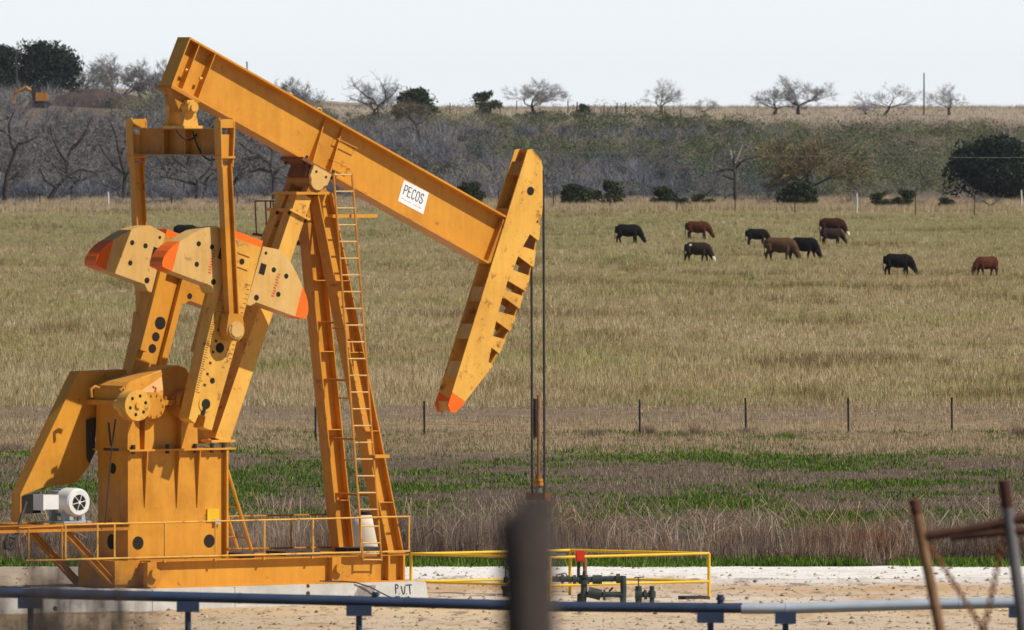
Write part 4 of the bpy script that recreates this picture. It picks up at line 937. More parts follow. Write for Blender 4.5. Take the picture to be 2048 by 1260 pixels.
# ---- foreground pipeline on stanchions
YP = 160.0
def FP(px, py): return at(px, py, YP)
def pipe_thing(name, pts, r, mat, label, joints, posts, valves=()):
    b0_ = FP(*pts[0]); b0_.z = gz(b0_.x, YP)
    t = empty(name, b0_, 0, label, 'pipe'); o0 = t.location
    e = MB(); e.tube([FP(*q) - o0 for q in pts], r, 20); e.build('pipe', mat, t, 40)
    def yat(x):
        for (xa, ya), (xb, yb) in zip(pts[:-1], pts[1:]):
            if xa <= x <= xb: return ya + (yb - ya) * (x - xa) / (xb - xa)
        return pts[-1][1] if x > pts[-1][0] else pts[0][1]
    for x in joints:
        e = MB(); e.tube([FP(x - 2.5, yat(x - 2.5)) - o0, FP(x + 2.5, yat(x + 2.5)) - o0], r * 1.06, 20); e.build('weld_band', mat, t, 40)
    for x, w in posts:
        c = FP(x, yat(x)) - o0; gz_ = gz(c.x + o0.x, YP) - o0.z
        e = MB(); e.box(c.x - w / 2, c.x + w / 2, -0.09, 0.09, c.z - r - 0.13, c.z - r * 0.8); st = e.build('stanchion_saddle', 'pipe_blue', t)
        e = MB(); e.cyl((c.x, 0, gz_ - 0.3), (c.x, 0, c.z - r - 0.12), 0.042, n=14); e.build('stanchion_post', 'pipe_blue', t, 40)
    for x, h in valves:
        c = FP(x, yat(x)) - o0; e = MB(); e.cyl((c.x, 0, c.z + r * 0.7), (c.x, 0, c.z + r + h), 0.045, n=14); e.cyl((c.x, 0, c.z + r + h * 0.35), (c.x, 0, c.z + r + h * 0.7), 0.06, n=12); e.build('bleed_plug', mat, t, 40)
    return t
pipe_thing('pipeline', [(-60, 1184), (375, 1194), (718, 1202), (1100, 1213), (1440, 1216), (1484, 1216)], 0.069, 'pipe_blue', 'dark blue painted pipeline on stanchions in front of the pumpjack', (230, 480, 700, 812, 1412), ((61, 0.34), (376, 0.30), (718, 0.34), (1421, 0.36)), ((751, 0.06), (1441, 0.11)))
pipe_thing('pipeline', [(1482, 1217), (1575, 1217), (1800, 1210), (2120, 1203)], 0.073, 'pipe_bare', 'bare shiny steel pipe on stanchions, joined to the dark blue pipeline', (1573, 1920), ((1571, 0.28), (2040, 0.30)))

# ---- wooden fence post close to the camera
YW = 22.0
b = at(1062, 1028, YW); gb_ = gz(b.x, YW)
e = MB(); zt = b.z - gb_; rad = 0.049; nseg = 40; rings = []
hs = [-0.4, 0.0, 0.3, 0.6, 0.9, zt - 0.25, zt - 0.12, zt - 0.03, zt]
vs_ = []; fs_ = []
for i, h in enumerate(hs):
    for k in range(nseg):
        a = 2 * math.pi * k / nseg
        rr = rad * (1 + 0.10 * math.sin(3 * a + 1) + 0.06 * math.sin(7 * a + h) + 0.03 * random.uniform(-1, 1)) * (1.04 if h > zt - 0.2 else 1) * (0.93 if i == len(hs) - 1 else 1)
        vs_.append((rr * math.cos(a) + 0.012 * math.sin(h * 3), rr * math.sin(a), h + (0.03 * math.sin(a + 0.5) + 0.015 * math.sin(2 * a) + 0.012 * math.sin(5 * a) if i >= len(hs) - 1 else 0)))
for i in range(len(hs) - 1):
    for k in range(nseg): fs_.append((i * nseg + k, i * nseg + (k + 1) % nseg, (i + 1) * nseg + (k + 1) % nseg, (i + 1) * nseg + k))
fs_.append(tuple((len(hs) - 1) * nseg + k for k in range(nseg)))
e.add(vs_, fs_); o = e.build('fence_post', 'wood_grey', None, 60); o.location = (b.x, YW, gb_)
tag(o, 'thick weathered wooden fence post in front of the wellhead', 'post')

# ---- leaning rusty pipe brace close to the camera
YB = 80.0
def B3(px, py, dy=0): return at(px, py, YB + dy)
bo_ = B3(1920, 1200); bo_.z = gz(bo_.x, YB)
hb_ = empty('pipe_brace', bo_, 0, 'leaning rusty pipe gate brace with two posts and a crossbar', 'fence brace')
def ext(a, b, k):  # carry a post on down into the ground
    d = b - a; return a + d * k
for (a, b, m, r) in (((1828, 1000), (1880, 1260), 'rusty_pipe', 0.036), ((2008, 962), (2046, 1250), 'galv', 0.040)):
    p0 = B3(*a); p1 = B3(*b); d = (p1 - p0); k = (p0.z - (gz(p0.x, YB) - 0.4)) / (p0.z - p1.z)
    e = MB(); e.tube([p0 - bo_, p0 + d * k - bo_], r, 14); po = e.build('post', m, hb_, 50)
    e = MB(); e.tube([p0 - d.normalized() * 0.005 - bo_, p0 + d.normalized() * (0.10 if m == 'rusty_pipe' else 0.18) - bo_], r * 1.04, 14); e.build('rusted_top', 'rust_dark', po, 50)
e = MB(); e.tube([B3(1840, 1074) - bo_, B3(1940, 1060) - bo_, B3(2018, 1042) - bo_, B3(2120, 1028) - bo_], 0.033, 10); e.build('crossbar', 'rust_dark', hb_, 50)
e = MB(); e.tube([B3(1900, 1074) - bo_, B3(2018, 1063) - bo_, B3(2120, 1060) - bo_], 0.03, 10); e.build('crossbar', 'rust_dark', hb_, 50)
def twist(a, b, m):
    p0 = B3(*a) - bo_; p1 = B3(*b) - bo_
    for s in (0, math.pi):
        e = MB(); e.tube([p0.lerp(p1, t) + Vector((0.018 * math.cos(s + t * 40), 0.018 * math.sin(s + t * 40), 0)) for t in np.linspace(0, 1, 50)], 0.008, 5); e.build('twisted_wire', m, hb_)
twist((1846, 1068), (1985, 1290), 'rusty'); twist((2012, 1050), (1962, 1290), 'rusty')

# ---- wire fences
def wire_fence(name, posts, label, hts, wires, cat='fence', wire_r=0.004):
    """posts: list of (px, foot_y, height, kind)"""
    g0 = gp(posts[0][0], posts[0][1]); t = empty(name, g0, 0, label, cat); o0 = t.location; tops = []
    for px, fy, h, kind in posts:
        p = gp(px, fy); base = p - o0
        e = MB(); ln = Vector((random.uniform(-.02, .02), 0, 1)) * h
        if kind == 't':
            e.obox(base + ln * 0.5 - Vector((0, 0, 0.1)), ln * 0.5 + Vector((0, 0, 0.1)), ((0.028 if p.y < 500 else 0.045), 0, 0), (0, 0.006, 0)); e.obox(base + ln * 0.5 - Vector((0, 0.02, 0.1)), ln * 0.5 + Vector((0, 0, 0.1)), (0.006, 0, 0), (0, 0.02, 0)); m = 'dark_steel'
        elif kind == 'w': e.tube([base - Vector((0, 0, .2)), base + ln * .6, base + ln], [0.09, 0.085, 0.075], 9); m = 'wood_dark'
        elif kind == 'p': e.tube([base - Vector((0, 0, .2)), base + ln * .6 + Vector((0.04, 0, 0)), base + ln], [0.085, 0.08, 0.06], 8); m = 'wood_pale'
        else: e.tube([base - Vector((0, 0, .2)), base + ln], [0.07, 0.06], 8); m = 'wood_grey'
        e.build('post', m, t, 50); tops.append((base, h))
    for f in wires:
        for (a, ha), (b, hb2) in zip(tops[:-1], tops[1:]):
            e = MB(); e.tube([a + Vector((0, -0.03, f)), b + Vector((0, -0.03, f))], wire_r, 4, caps=False); e.build('wire', 'rusty', t)
    return t
wire_fence('wire_fence', [(190, 880, 0.95, 't'), (410, 882, 0.95, 't'), (631, 884, 0.95, 't'), (849, 875, 1.0, 't'), (1073, 879, 1.12, 'w'), (1280, 871, 1.0, 't'), (1492, 864, 0.95, 't'), (1697, 866, 0.98, 't'), (1904, 863, 0.95, 't'), (2110, 862, 0.95, 't')],
           'thin dark wire fence of steel posts along the near edge of the pasture', None, (0.35, 0.6, 0.85), 'fence', 0.002)
wire_fence('wire_fence', [(-40, 417, 1.2, 't'), (80, 416, 1.35, 't'), (216, 417, 1.5, 'p'), (344, 416, 1.25, 't'), (475, 416, 1.4, 't'), (610, 417, 1.2, 't'), (740, 417, 1.3, 't'), (870, 419, 1.2, 't'), (997, 420, 1.7, 'g'), (1107, 421, 2.0, 't'), (1220, 422, 1.6, 't'), (1354, 423, 1.6, 't'), (1470, 424, 1.65, 't'), (1590, 425, 1.5, 't'), (1713, 427, 1.75, 'p'), (1831, 430, 1.75, 't'), (1949, 431, 1.7, 't'), (2042, 418, 1.7, 'p'), (2100, 430, 1.6, 't')],
           'long wire fence with mixed posts between the pasture and the brush', None, (0.4, 0.8, 1.15), 'fence', 0.0025)
wire_fence('wire_fence', [(900, 228, 1.5, 'g'), (1000, 228, 1.5, 'g'), (1033, 223, 1.5, 'g'), (1136, 226, 1.6, 'w'), (1154, 226, 1.5, 'w'), (1208, 227, 1.4, 'g'), (1234, 228, 1.5, 'w'), (1251, 229, 1.6, 'w'), (1330, 233, 1.2, 'g'), (1362, 242, 1.5, 'w'), (1450, 246, 1.2, 'g')],
           'far line of short fence posts on the horizon ridge', None, (0.6, 1.1), 'fence', 0.003)

# ---- poles and overhead wire
def pole(px, top, foot, Y, label, r=0.11, arm=False):
    p = at(px, foot, Y); g = gz(p.x, Y); h = at(px, top, Y).z - g
    t = empty('utility_pole', (p.x, Y, g), 0, label, 'utility pole')
    e = MB(); e.tube([(0, 0, -0.5), (0, 0, h * 0.5), (0, 0, h)], [r, r * 0.9, r * 0.75], 10); e.build('pole', 'wood_grey', t, 50)
    if arm:
        e = MB(); e.box(-0.6, 0.6, -0.05, 0.05, h - 0.6, h - 0.5); e.build('cross_arm', 'wood_grey', t)
    return t, h
pole(1848, 146, 232, 1600, 'bare utility pole standing among leafless trees on the ridge')
pole(33, 98, 220, 1555, 'dark utility pole beside the dark live oaks on the hill')
pole(494, 123, 222, 1500, 'dark utility pole rising behind the walking beam')
YL = 700.0
tl_, h1 = pole(-260, 252, 500, YL, 'utility pole carrying the overhead wire, outside the brush', 0.13)
tr_, h2 = pole(2330, 312, 500, YL, 'utility pole carrying the overhead wire, at the end of the pasture', 0.13)
a = tl_.location + Vector((0, 0, h1 - 0.1)); b = tr_.location + Vector((0, 0, h2 - 0.1)); e = MB()
e.tube([a.lerp(b, t) - Vector((0, 0, 0.9 * 4 * t * (1 - t) * 0.55)) - a for t in np.linspace(0, 1, 30)], 0.016, 5); o = e.build('overhead_wire', 'galv', None); o.location = a
tag(o, 'single thin overhead wire crossing in front of the brush', 'wire')

# ---- excavator half hidden in the brush on the hill
p = gp(62, 216); xo = empty('excavator', p, 0, 'small faded yellow excavator half hidden in the hillside brush', 'excavator')
e = MB(); e.box(0.6, 2.0, -1.0, 1.0, 0.9, 1.9); e.box(1.7, 2.15, -0.9, 0.9, 1.0, 1.7); e.build('body', 'orange_dull', xo)
e = MB(); e.box(0.2, 0.75, -0.9, 0.1, 0.9, 2.5); e.build('cab', 'dark_steel', xo)
e = MB(); e.tube([(0.6, 0.3, 1.7), (-0.6, 0.3, 2.6), (-1.9, 0.3, 1.9)], [0.22, 0.25, 0.18], 6); e.build('boom', 'orange_dull', xo)
e = MB(); e.tube([(-1.9, 0.3, 2.1), (-2.1, 0.3, 0.9)], [0.16, 0.12], 6); e.box(-2.5, -1.9, -0.1, 0.7, 0.45, 1.0); e.build('bucket_arm', 'orange_dull', xo)
for y in (-0.9, 0.6):
    e = MB(); e.prism([(-0.3, y, 0.45), (0.1, y, 0), (2.1, y, 0), (2.5, y, 0.45), (2.1, y, 0.85), (0.1, y, 0.85)], (0, 0.4, 0)); e.build('track', 'dark_steel', xo)
# dark spoil heap behind it
p = gp(185, 214); hp = MB(); n1_, n2_ = 26, 10; vs_ = []; fs_ = []
for j in range(n2_):
    for i in range(n1_):
        x = (i / (n1_ - 1) - 0.5) * 17; y = (j / (n2_ - 1) - 0.5) * 9
        f = max(0, 1 - (x / 8.5) ** 2) * max(0, 1 - (y / 4.5) ** 2)
        vs_.append((x, y, -0.3 + 2.6 * f ** 0.8 * (0.6 + 0.6 * float(fbm(x * 0.35 + 9, y * 0.35)))))
for j in range(n2_ - 1):
    for i in range(n1_ - 1): a = j * n1_ + i; fs_.append((a, a + 1, a + n1_ + 1, a + n1_))
hp.add(vs_, fs_); o = hp.build('spoil_heap', 'dirt', None); o.location = p; tag(o, 'long dark heap of excavated earth on the hillside', 'earth heap')
# fallen dead log by the far fence
p = gp(322, 412); lg = empty('fallen_log', p, 0, 'dark fallen dead tree with broken branches by the far fence', 'log')
e = MB(); e.tube([(-1.5, 0, 0.3), (-0.3, 0, 0.35), (0.9, 0.1, 0.3), (1.6, 0, 0.25)], [0.16, 0.24, 0.26, 0.18], 9); e.build('trunk', 'bark', lg, 50)
for x, dx, dz, r in ((-1.2, -0.5, 0.5, .05), (-0.6, -0.5, 0.9, .06), (0.2, 0.25, 0.5, .05), (0.6, 0.5, 0.9, .07), (1.0, -0.1, 0.6, .05), (0.9, 0.9, 0.5, .05), (-0.2, 0.6, 0.4, .04)):
    e = MB(); e.tube([(x, 0, 0.35), (x + dx * .6, 0.05, 0.35 + dz * .5), (x + dx, 0, 0.35 + dz)], [r, r * .7, r * .3], 6); e.build('branch', 'bark', lg)

# ================================================================== CATTLE
def cow_mesh(var):
    m = MB()
    def loft(rings, n=18):
        """rings: (x, z, half width, half height, y)"""
        b = len(m.v); k = len(rings)
        for i, (x, z, hw, hh, y) in enumerate(rings):
            x0, z0 = rings[max(i - 1, 0)][:2]; x1, z1 = rings[min(i + 1, k - 1)][:2]
            t = Vector((x1 - x0, 0, z1 - z0)).normalized(); nrm = Vector((-t.z, 0, t.x))
            for j in range(n):
                a = 2 * math.pi * j / n; p = Vector((x, y, z)) + Vector((0, 1, 0)) * hw * math.cos(a) + nrm * hh * math.sin(a); m.v.append(tuple(p))
        for i in range(k - 1):
            for j in range(n): m.f.append((b + i * n + j, b + i * n + (j + 1) % n, b + (i + 1) * n + (j + 1) % n, b + (i + 1) * n + j)); m.m.append(0)
        m.f.append(tuple(b + j for j in range(n))[::-1]); m.f.append(tuple(b + (k - 1) * n + j for j in range(n))); m.m += [0, 0]
    hd = (0.0, 0.05, -0.03)[var]
    loft([(-0.80, 1.02, .10, .12, 0), (-0.765, 0.98, .22, .26, 0), (-0.62, 0.93, .30, .34, 0), (-0.38, 0.88, .31, .37, 0), (-0.05, 0.83, .35, .405, 0), (0.25, 0.84, .34, .40, 0), (0.45, 0.86, .28, .385, 0), (0.60, 0.83, .21, .31, 0), (0.72, 0.70 + hd, .15, .235, 0), (0.82, 0.55 + hd, .125, .195, 0), (0.88, 0.42 + hd, .105, .16, 0)])
    hx, hz = 0.88, 0.44 + hd           # poll; head hangs to the grass
    loft([(hx - 0.07, hz + 0.04, .10, .11, 0), (hx + 0.0, hz - 0.02, .135, .15, 0), (hx + 0.07, hz - 0.12, .13, .145, 0), (hx + 0.14, hz - 0.24, .105, .12, 0), (hx + 0.19, hz - 0.34, .095, .10, 0), (hx + 0.20, hz - 0.385, .075, .07, 0)], 14)
    def lg(pts, rs): m.tube(pts, rs, 9)
    st = ((0.06, -0.05, 0.08, -0.10), (-0.08, 0.10, -0.05, 0.14), (0.14, -0.10, 0.02, -0.16))[var]
    for y, d in ((0.17, st[0]), (-0.17, st[1])):   # front legs
        lg([(0.40, y, 0.78), (0.41 + d * .3, y * 1.02, 0.50), (0.40 + d * .8, y, 0.31), (0.41 + d, y, 0.12), (0.43 + d, y, 0.05), (0.44 + d, y, -0.02)], [.15, .11, .07, .055, .062, .065])
    for y, d in ((0.18, st[2]), (-0.18, st[3])):   # hind legs: knee forward, hock back
        lg([(-0.56, y * 0.85, 0.86), (-0.49 + d * .2, y, 0.58), (-0.64 + d * .6, y, 0.40), (-0.63 + d, y, 0.14), (-0.60 + d, y, 0.05), (-0.59 + d, y, -0.02)], [.22, .17, .085, .06, .062, .065])
    for y in (-1, 1): m.tube([(hx - 0.02, y * 0.10, hz + 0.05), (hx + 0.0, y * 0.21, hz + 0.09), (hx + 0.02, y * 0.30, hz + 0.08)], [.04, .065, .025], 7)
    m.tube([(-0.78, 0, 1.14), (-0.85, 0, 1.02), (-0.875, 0.02, 0.7), (-0.86, 0.03, 0.42), (-0.855, 0.03, 0.25)], [.045, .032, .025, .04, .02], 7)
    m.tube([(-0.15, 0, 0.56), (-0.10, 0, 0.43)], [.07, .03], 7)
    me = bpy.data.meshes.new('tmp'); me.from_pydata(m.v, [], m.f); me.update()
    o = bpy.data.objects.new('tmp', me); COL.objects.link(o)
    r = o.modifiers.new('r', 'REMESH'); r.mode = 'VOXEL'; r.voxel_size = 0.024; r.use_smooth_shade = True
    s = o.modifiers.new('s', 'SMOOTH'); s.iterations = 4; s.factor = 0.5
    dg = bpy.context.evaluated_depsgraph_get(); dg.update()
    ev = bpy.data.meshes.new_from_object(o.evaluated_get(dg)); ev.name = 'cow'
    bpy.data.objects.remove(o, do_unlink=True)
    ev.polygons.foreach_set('use_smooth', [True] * len(ev.polygons))
    return ev
COWM = [cow_mesh(i) for i in range(3)]
def cow(px, foot, h_px, mat, label, yaw=0, var=0, flip=False, face=None, patches=False):
    p = gp(px, foot); s_px = FPX / p.y; sc = (h_px / s_px) / 1.24
    me = COWM[var].copy(); me.materials.clear(); me.materials.append(MATS[mat])
    if face:
        me.materials.append(MATS['hide_white'])
        for f in me.polygons:
            c = f.center
            if c.x > 0.93 + 0.02 * math.sin(c.y * 40) and c.z < 0.36: f.material_index = 1
            if face == 'spots' and ((c - Vector((-0.42, -0.25, 1.07))).length < 0.07): f.material_index = 1
    o = link('cow', me); o.location = p - Vector((0, 0, 0.05)); o.scale = (sc, sc, sc); o.rotation_euler = (0, 0, R(yaw) + (math.pi if flip else 0))
    return tag(o, label, 'cow', 'cattle grazing in the pasture')
cow(1257, 486, 39, 'hide_black', 'black cow grazing apart, nearest the pumpjack\'s horse head side of the herd', -6, 0)
cow(1396, 478, 37, 'hide_red', 'bright red-brown cow grazing behind the white-faced cow', -8, 1)
cow(1396, 523, 40, 'hide_dark', 'dark brown white-faced cow with pale shoulder spot, grazing', -14, 2, face='spots')
cow(1514, 490, 34, 'hide_black', 'black cow partly behind the light brown cow', -10, 1)
cow(1561, 521, 48, 'hide_brown', 'light brown cow grazing between two black cows', -16, 0)
cow(1609, 517, 44, 'hide_black', 'black cow standing just in front of the light brown cow\'s head', -28, 2)
cow(1665, 473, 38, 'hide_darkred', 'dark red white-faced cow standing behind a dark brown one', -10, 0, face='face')
cow(1664, 489, 34, 'hide_dark', 'dark brown cow directly in front of the dark red cow', -5, 1)
cow(1797, 550, 44, 'hide_black', 'black cow grazing alone near the red-brown calf', -10, 0)
cow(1972, 551, 40, 'hide_red', 'red-brown cow grazing the other way from the herd', 32, 1, flip=True)
cow(372, 484, 36, 'hide_black', 'black cow half hidden behind the pumpjack counterweights', -8, 2)

# ================================================================== VEGETATION
def raw_mesh(name, V, F, tint, mat, parent=None, kind=None, label=None):
    """V (n,3), F list of (k, m) int arrays, tint per face"""
    me = bpy.data.meshes.new(name)
    F = np.asarray(F); n, k = F.shape
    me.vertices.add(len(V)); me.vertices.foreach_set('co', np.asarray(V, np.float32).ravel())
    me.loops.add(n * k); me.loops.foreach_set('vertex_index', F.astype(np.int32).ravel())
    me.polygons.add(n); me.polygons.foreach_set('loop_start', np.arange(0, n * k, k, dtype=np.int32))
    me.update(calc_edges=True)
    at_ = me.attributes.new('tint', 'FLOAT', 'FACE'); at_.data.foreach_set('value', np.asarray(tint, np.float32))
    me.materials.append(MATS[mat]); o = link(name, me, parent)
    if kind: o['kind'] = kind
    if label: o['label'] = label
    return o
def blades(X, Y, n, h, w, spread, lean, tmean=None, tsd=0.28, curve=0.0):
    """grass tufts: n tapered blades at each (X, Y). h = array of heights. returns V, F(tri), tint"""
    N = len(X); M = N * n
    bx = np.repeat(X, n) + RNG.normal(0, spread, M); by = np.repeat(Y, n) + RNG.normal(0, spread, M)
    hh = np.repeat(h, n) * RNG.uniform(0.55, 1.15, M)
    az = RNG.uniform(0, 2 * np.pi, M); ln = np.abs(RNG.normal(0, lean, M)) * hh
    bz = ground_z(bx, by) - 0.03
    tx = bx + np.cos(az) * ln; ty = by + np.sin(az) * ln; tz = bz + np.sqrt(np.maximum(hh * hh - ln * ln, (0.3 * hh) ** 2))
    fa = RNG.uniform(0, np.pi, M); w = np.repeat(w, n) if np.ndim(w) else w
    dx = np.cos(fa) * w / 2; dy = np.sin(fa) * w / 2
    V = np.empty((M, 3, 3)); V[:, 0] = np.stack([bx - dx, by - dy, bz], 1); V[:, 1] = np.stack([bx + dx, by + dy, bz], 1); V[:, 2] = np.stack([tx, ty, tz], 1)
    tm = 0.45 if tmean is None else np.repeat(tmean, n)
    t = np.clip(tm + RNG.normal(0, tsd, M), 0, 1)
    return V.reshape(-1, 3), np.arange(M * 3).reshape(-1, 3), t
def screen_pts(n, y0, y1, bias=1.0, x0=-70, x1=2118):
    """ground points that fill a band of picture rows evenly (thinner with distance)"""
    py = y0 + (y1 - y0) * RNG.random(n) ** bias; px = RNG.uniform(x0, x1, n)
    Y = FPX * CZ / (py - HZ); X = (px - 1024) / FPX * Y
    return X, Y
# ---- pasture: dry grass
X, Y = screen_pts(72000, 424, 815)
pn = fbm(X * 0.06, Y * 0.02); dk = (fbm(X * 0.16 + 77, Y * 0.045 + 3, 4) > 0.60) & (RNG.random(len(X)) < 0.8)
h = 0.14 + 0.22 * pn + 0.10 * RNG.random(len(X)); h = np.where(dk, h * 1.35, h)
V, F, t = blades(X, Y, 7, h, 0.022 + Y * 0.000014, 0.12, 0.6, np.clip(0.55 + 0.5 * (fbm(X * 0.2 + 3, Y * 0.05) - 0.5) + RNG.normal(0, 0.22, len(X)) - 0.38 * dk, 0, 1), 0.22)
raw_mesh('pasture_grass', V, F, t, 'm_field', kind='stuff', label='dry olive and tan pasture grass')
# ---- dry verge between the pasture and the green strip
X, Y = screen_pts(15000, 800, 905)
dens = fbm(X * 0.15 + 40, Y * 0.09); bare = (np.abs(Y - 358) < 9) & (fbm(X * 0.08, Y * 0.1 + 9) > 0.40)
k = (~bare) | (RNG.random(len(X)) < 0.4); X, Y, dens = X[k], Y[k], dens[k]
V, F, t = blades(X, Y, 8, 0.07 + 0.20 * dens, 0.022, 0.12, 0.6, 0.35 + 0.5 * (dens - 0.3), 0.25)
raw_mesh('dry_verge_grass', V, F, t, 'm_straw', kind='stuff', label='short straw-coloured verge grass')
# ---- weedy strip: brown stubble with green patches
X, Y = screen_pts(30000, 862, 1060)
g = fbm(X * 0.42 + 11, Y * 0.16 + 5, 5); band = np.exp(-((Y - 316) / 7) ** 2) * 0.10 + np.exp(-((Y - 286) / 9) ** 2) * 0.035
gm = g + band + RNG.normal(0, 0.10, len(X)) > 0.585
V, F, t = blades(X[~gm], Y[~gm], 7, 0.05 + 0.17 * fbm(X[~gm] * 0.5, Y[~gm] * 0.2), 0.018, 0.12, 0.7, None, 0.28)
raw_mesh('brown_stubble', V, F, t, 'm_brown', kind='stuff', label='brown weed stubble between green patches')
Xg, Yg = X[gm], Y[gm]
V, F, t = blades(np.repeat(Xg, 2), np.repeat(Yg, 2), 8, 0.05 + 0.11 * RNG.random(2 * len(Xg)), 0.055, 0.18, 0.9, None, 0.25)
raw_mesh('green_weeds', V, F, t, 'm_green', kind='stuff', label='bright green low weeds')
# ---- green fringe along the gravel pad
n = 5200; X = RNG.uniform(-13, 13, n); Y = 238.0 + np.abs(RNG.normal(0, 1.6, n)) + 0.6 * (fbm(X * 0.4, X * 0 + 2) - 0.5)
dens = fbm(X * 0.5 + 7, Y * 0.2); k = (dens > 0.40); X, Y = X[k], Y[k]
V, F, t = blades(X, Y, 9, 0.10 + 0.17 * RNG.random(len(X)), 0.05, 0.12, 0.8, None, 0.25)
raw_mesh('green_weeds', V, F, t, 'm_green', kind='stuff', label='green weed fringe along the gravel pad')
# ---- tall dead reeds
n = 30000; X = RNG.uniform(-13.5, 13.5, n); Y = 240.3 + 6.8 * RNG.random(n) ** 1.2
cl = fbm(X * 1.6 + 3, Y * 0.9, 4); k = cl > 0.47; X, Y, cl = X[k], Y[k], cl[k]
hn = fbm(X * 0.35 + 3, Y * 0.25); h = (0.30 + 0.95 * hn) * (0.75 + 0.5 * RNG.random(len(X)))
h = h * (0.5 + 0.5 * sstep(240.2, 242.2, Y))
V, F, t = blades(X, Y, 8, h, 0.013, 0.07, 0.45, np.clip(0.40 + 0.9 * (fbm(X * 0.8 + 30, Y * 0.5) - 0.5) + RNG.normal(0, 0.2, len(X)), 0, 1), 0.24)
raw_mesh('dead_reeds', V, F, t, 'm_reed', kind='stuff', label='tall tangled stand of dead brown reeds')
# arching pale stalks
n = 900; X = RNG.uniform(-13, 13, n); Y = 240.6 + 6 * RNG.random(n); m = MB()
for x, y in zip(X, Y):
    z = gz(x, y); a = random.uniform(0, 6.28); l = random.uniform(0.3, 1.1); hh_ = random.uniform(0.5, 1.3)
    m.tube([(x, y, z), (x + math.cos(a) * l * .3, y + math.sin(a) * l * .3, z + hh_ * .7), (x + math.cos(a) * l * .7, y + math.sin(a) * l * .7, z + hh_), (x + math.cos(a) * l, y + math.sin(a) * l, z + hh_ * .8)], [0.006, 0.006, 0.005, 0.003], 3, caps=False)
F = np.array(m.f); raw_mesh('dead_reed_stalks', np.array(m.v), F, RNG.uniform(0.5, 1.0, len(F)), 'm_reed', kind='stuff', label='pale arching dead stalks among the reeds')
# ---- pale tall grass along the far fence
X, Y = screen_pts(20000, 405, 425)
V, F, t = blades(X, Y + 5, 8, 0.35 + 0.55 * fbm(X * 0.12 + 60, Y * 0.02), 0.05, 0.16, 0.3, np.full(len(X), 0.62), 0.26)
raw_mesh('pale_fence_grass', V, F, t, 'm_straw', kind='stuff', label='tall pale grass along the far fence')
# ---- straw grass on the far ridge field
n = 9000; Y = RNG.uniform(1450, 1760, n); X = RNG.uniform(-0.047, 0.047, n) * Y; k = (X > -12) | (Y > 1650); X, Y = X[k], Y[k]
V, F, t = blades(X, Y, 6, 0.35 + 0.4 * RNG.random(len(X)), 0.05, 0.3, 0.4, None, 0.25)
raw_mesh('ridge_grass', V, F, t, 'm_ridge', kind='stuff', label='dry grass on the far ridge')

# ---- loose stones and clods on the gravel pad
n = 2600; X = RNG.uniform(-12, 12, n); Y = RNG.uniform(207, 237.5, n); m = MB()
for x, y in zip(X, Y):
    if abs((x - ORG.x) * VD.x + (y - ORG.y) * VD.y) < 1.7 and x < -1.2: continue
    r = 0.012 + 0.05 * random.random() ** 3; z = pad_z(x, y); a = random.uniform(0, 3)
    q = [Vector((r * random.uniform(.7, 1.4) * math.cos(a + i * 1.57), r * random.uniform(.7, 1.4) * math.sin(a + i * 1.57), 0)) + Vector((x, y, z)) for i in range(4)]
    tp = Vector((x + random.uniform(-.3, .3) * r, y, z + r * random.uniform(.6, 1.1))); bt = Vector((x, y, z - r * 0.5))
    m.add(q + [tp, bt], [(0, 1, 4), (1, 2, 4), (2, 3, 4), (3, 0, 4), (1, 0, 5), (2, 1, 5), (3, 2, 5), (0, 3, 5)])
F = np.array(m.f); raw_mesh('loose_stones', np.array(m.v), F, np.repeat(RNG.random(len(F) // 8), 8), 'm_stone', kind='stuff', label='loose stones and clods scattered over the gravel pad')
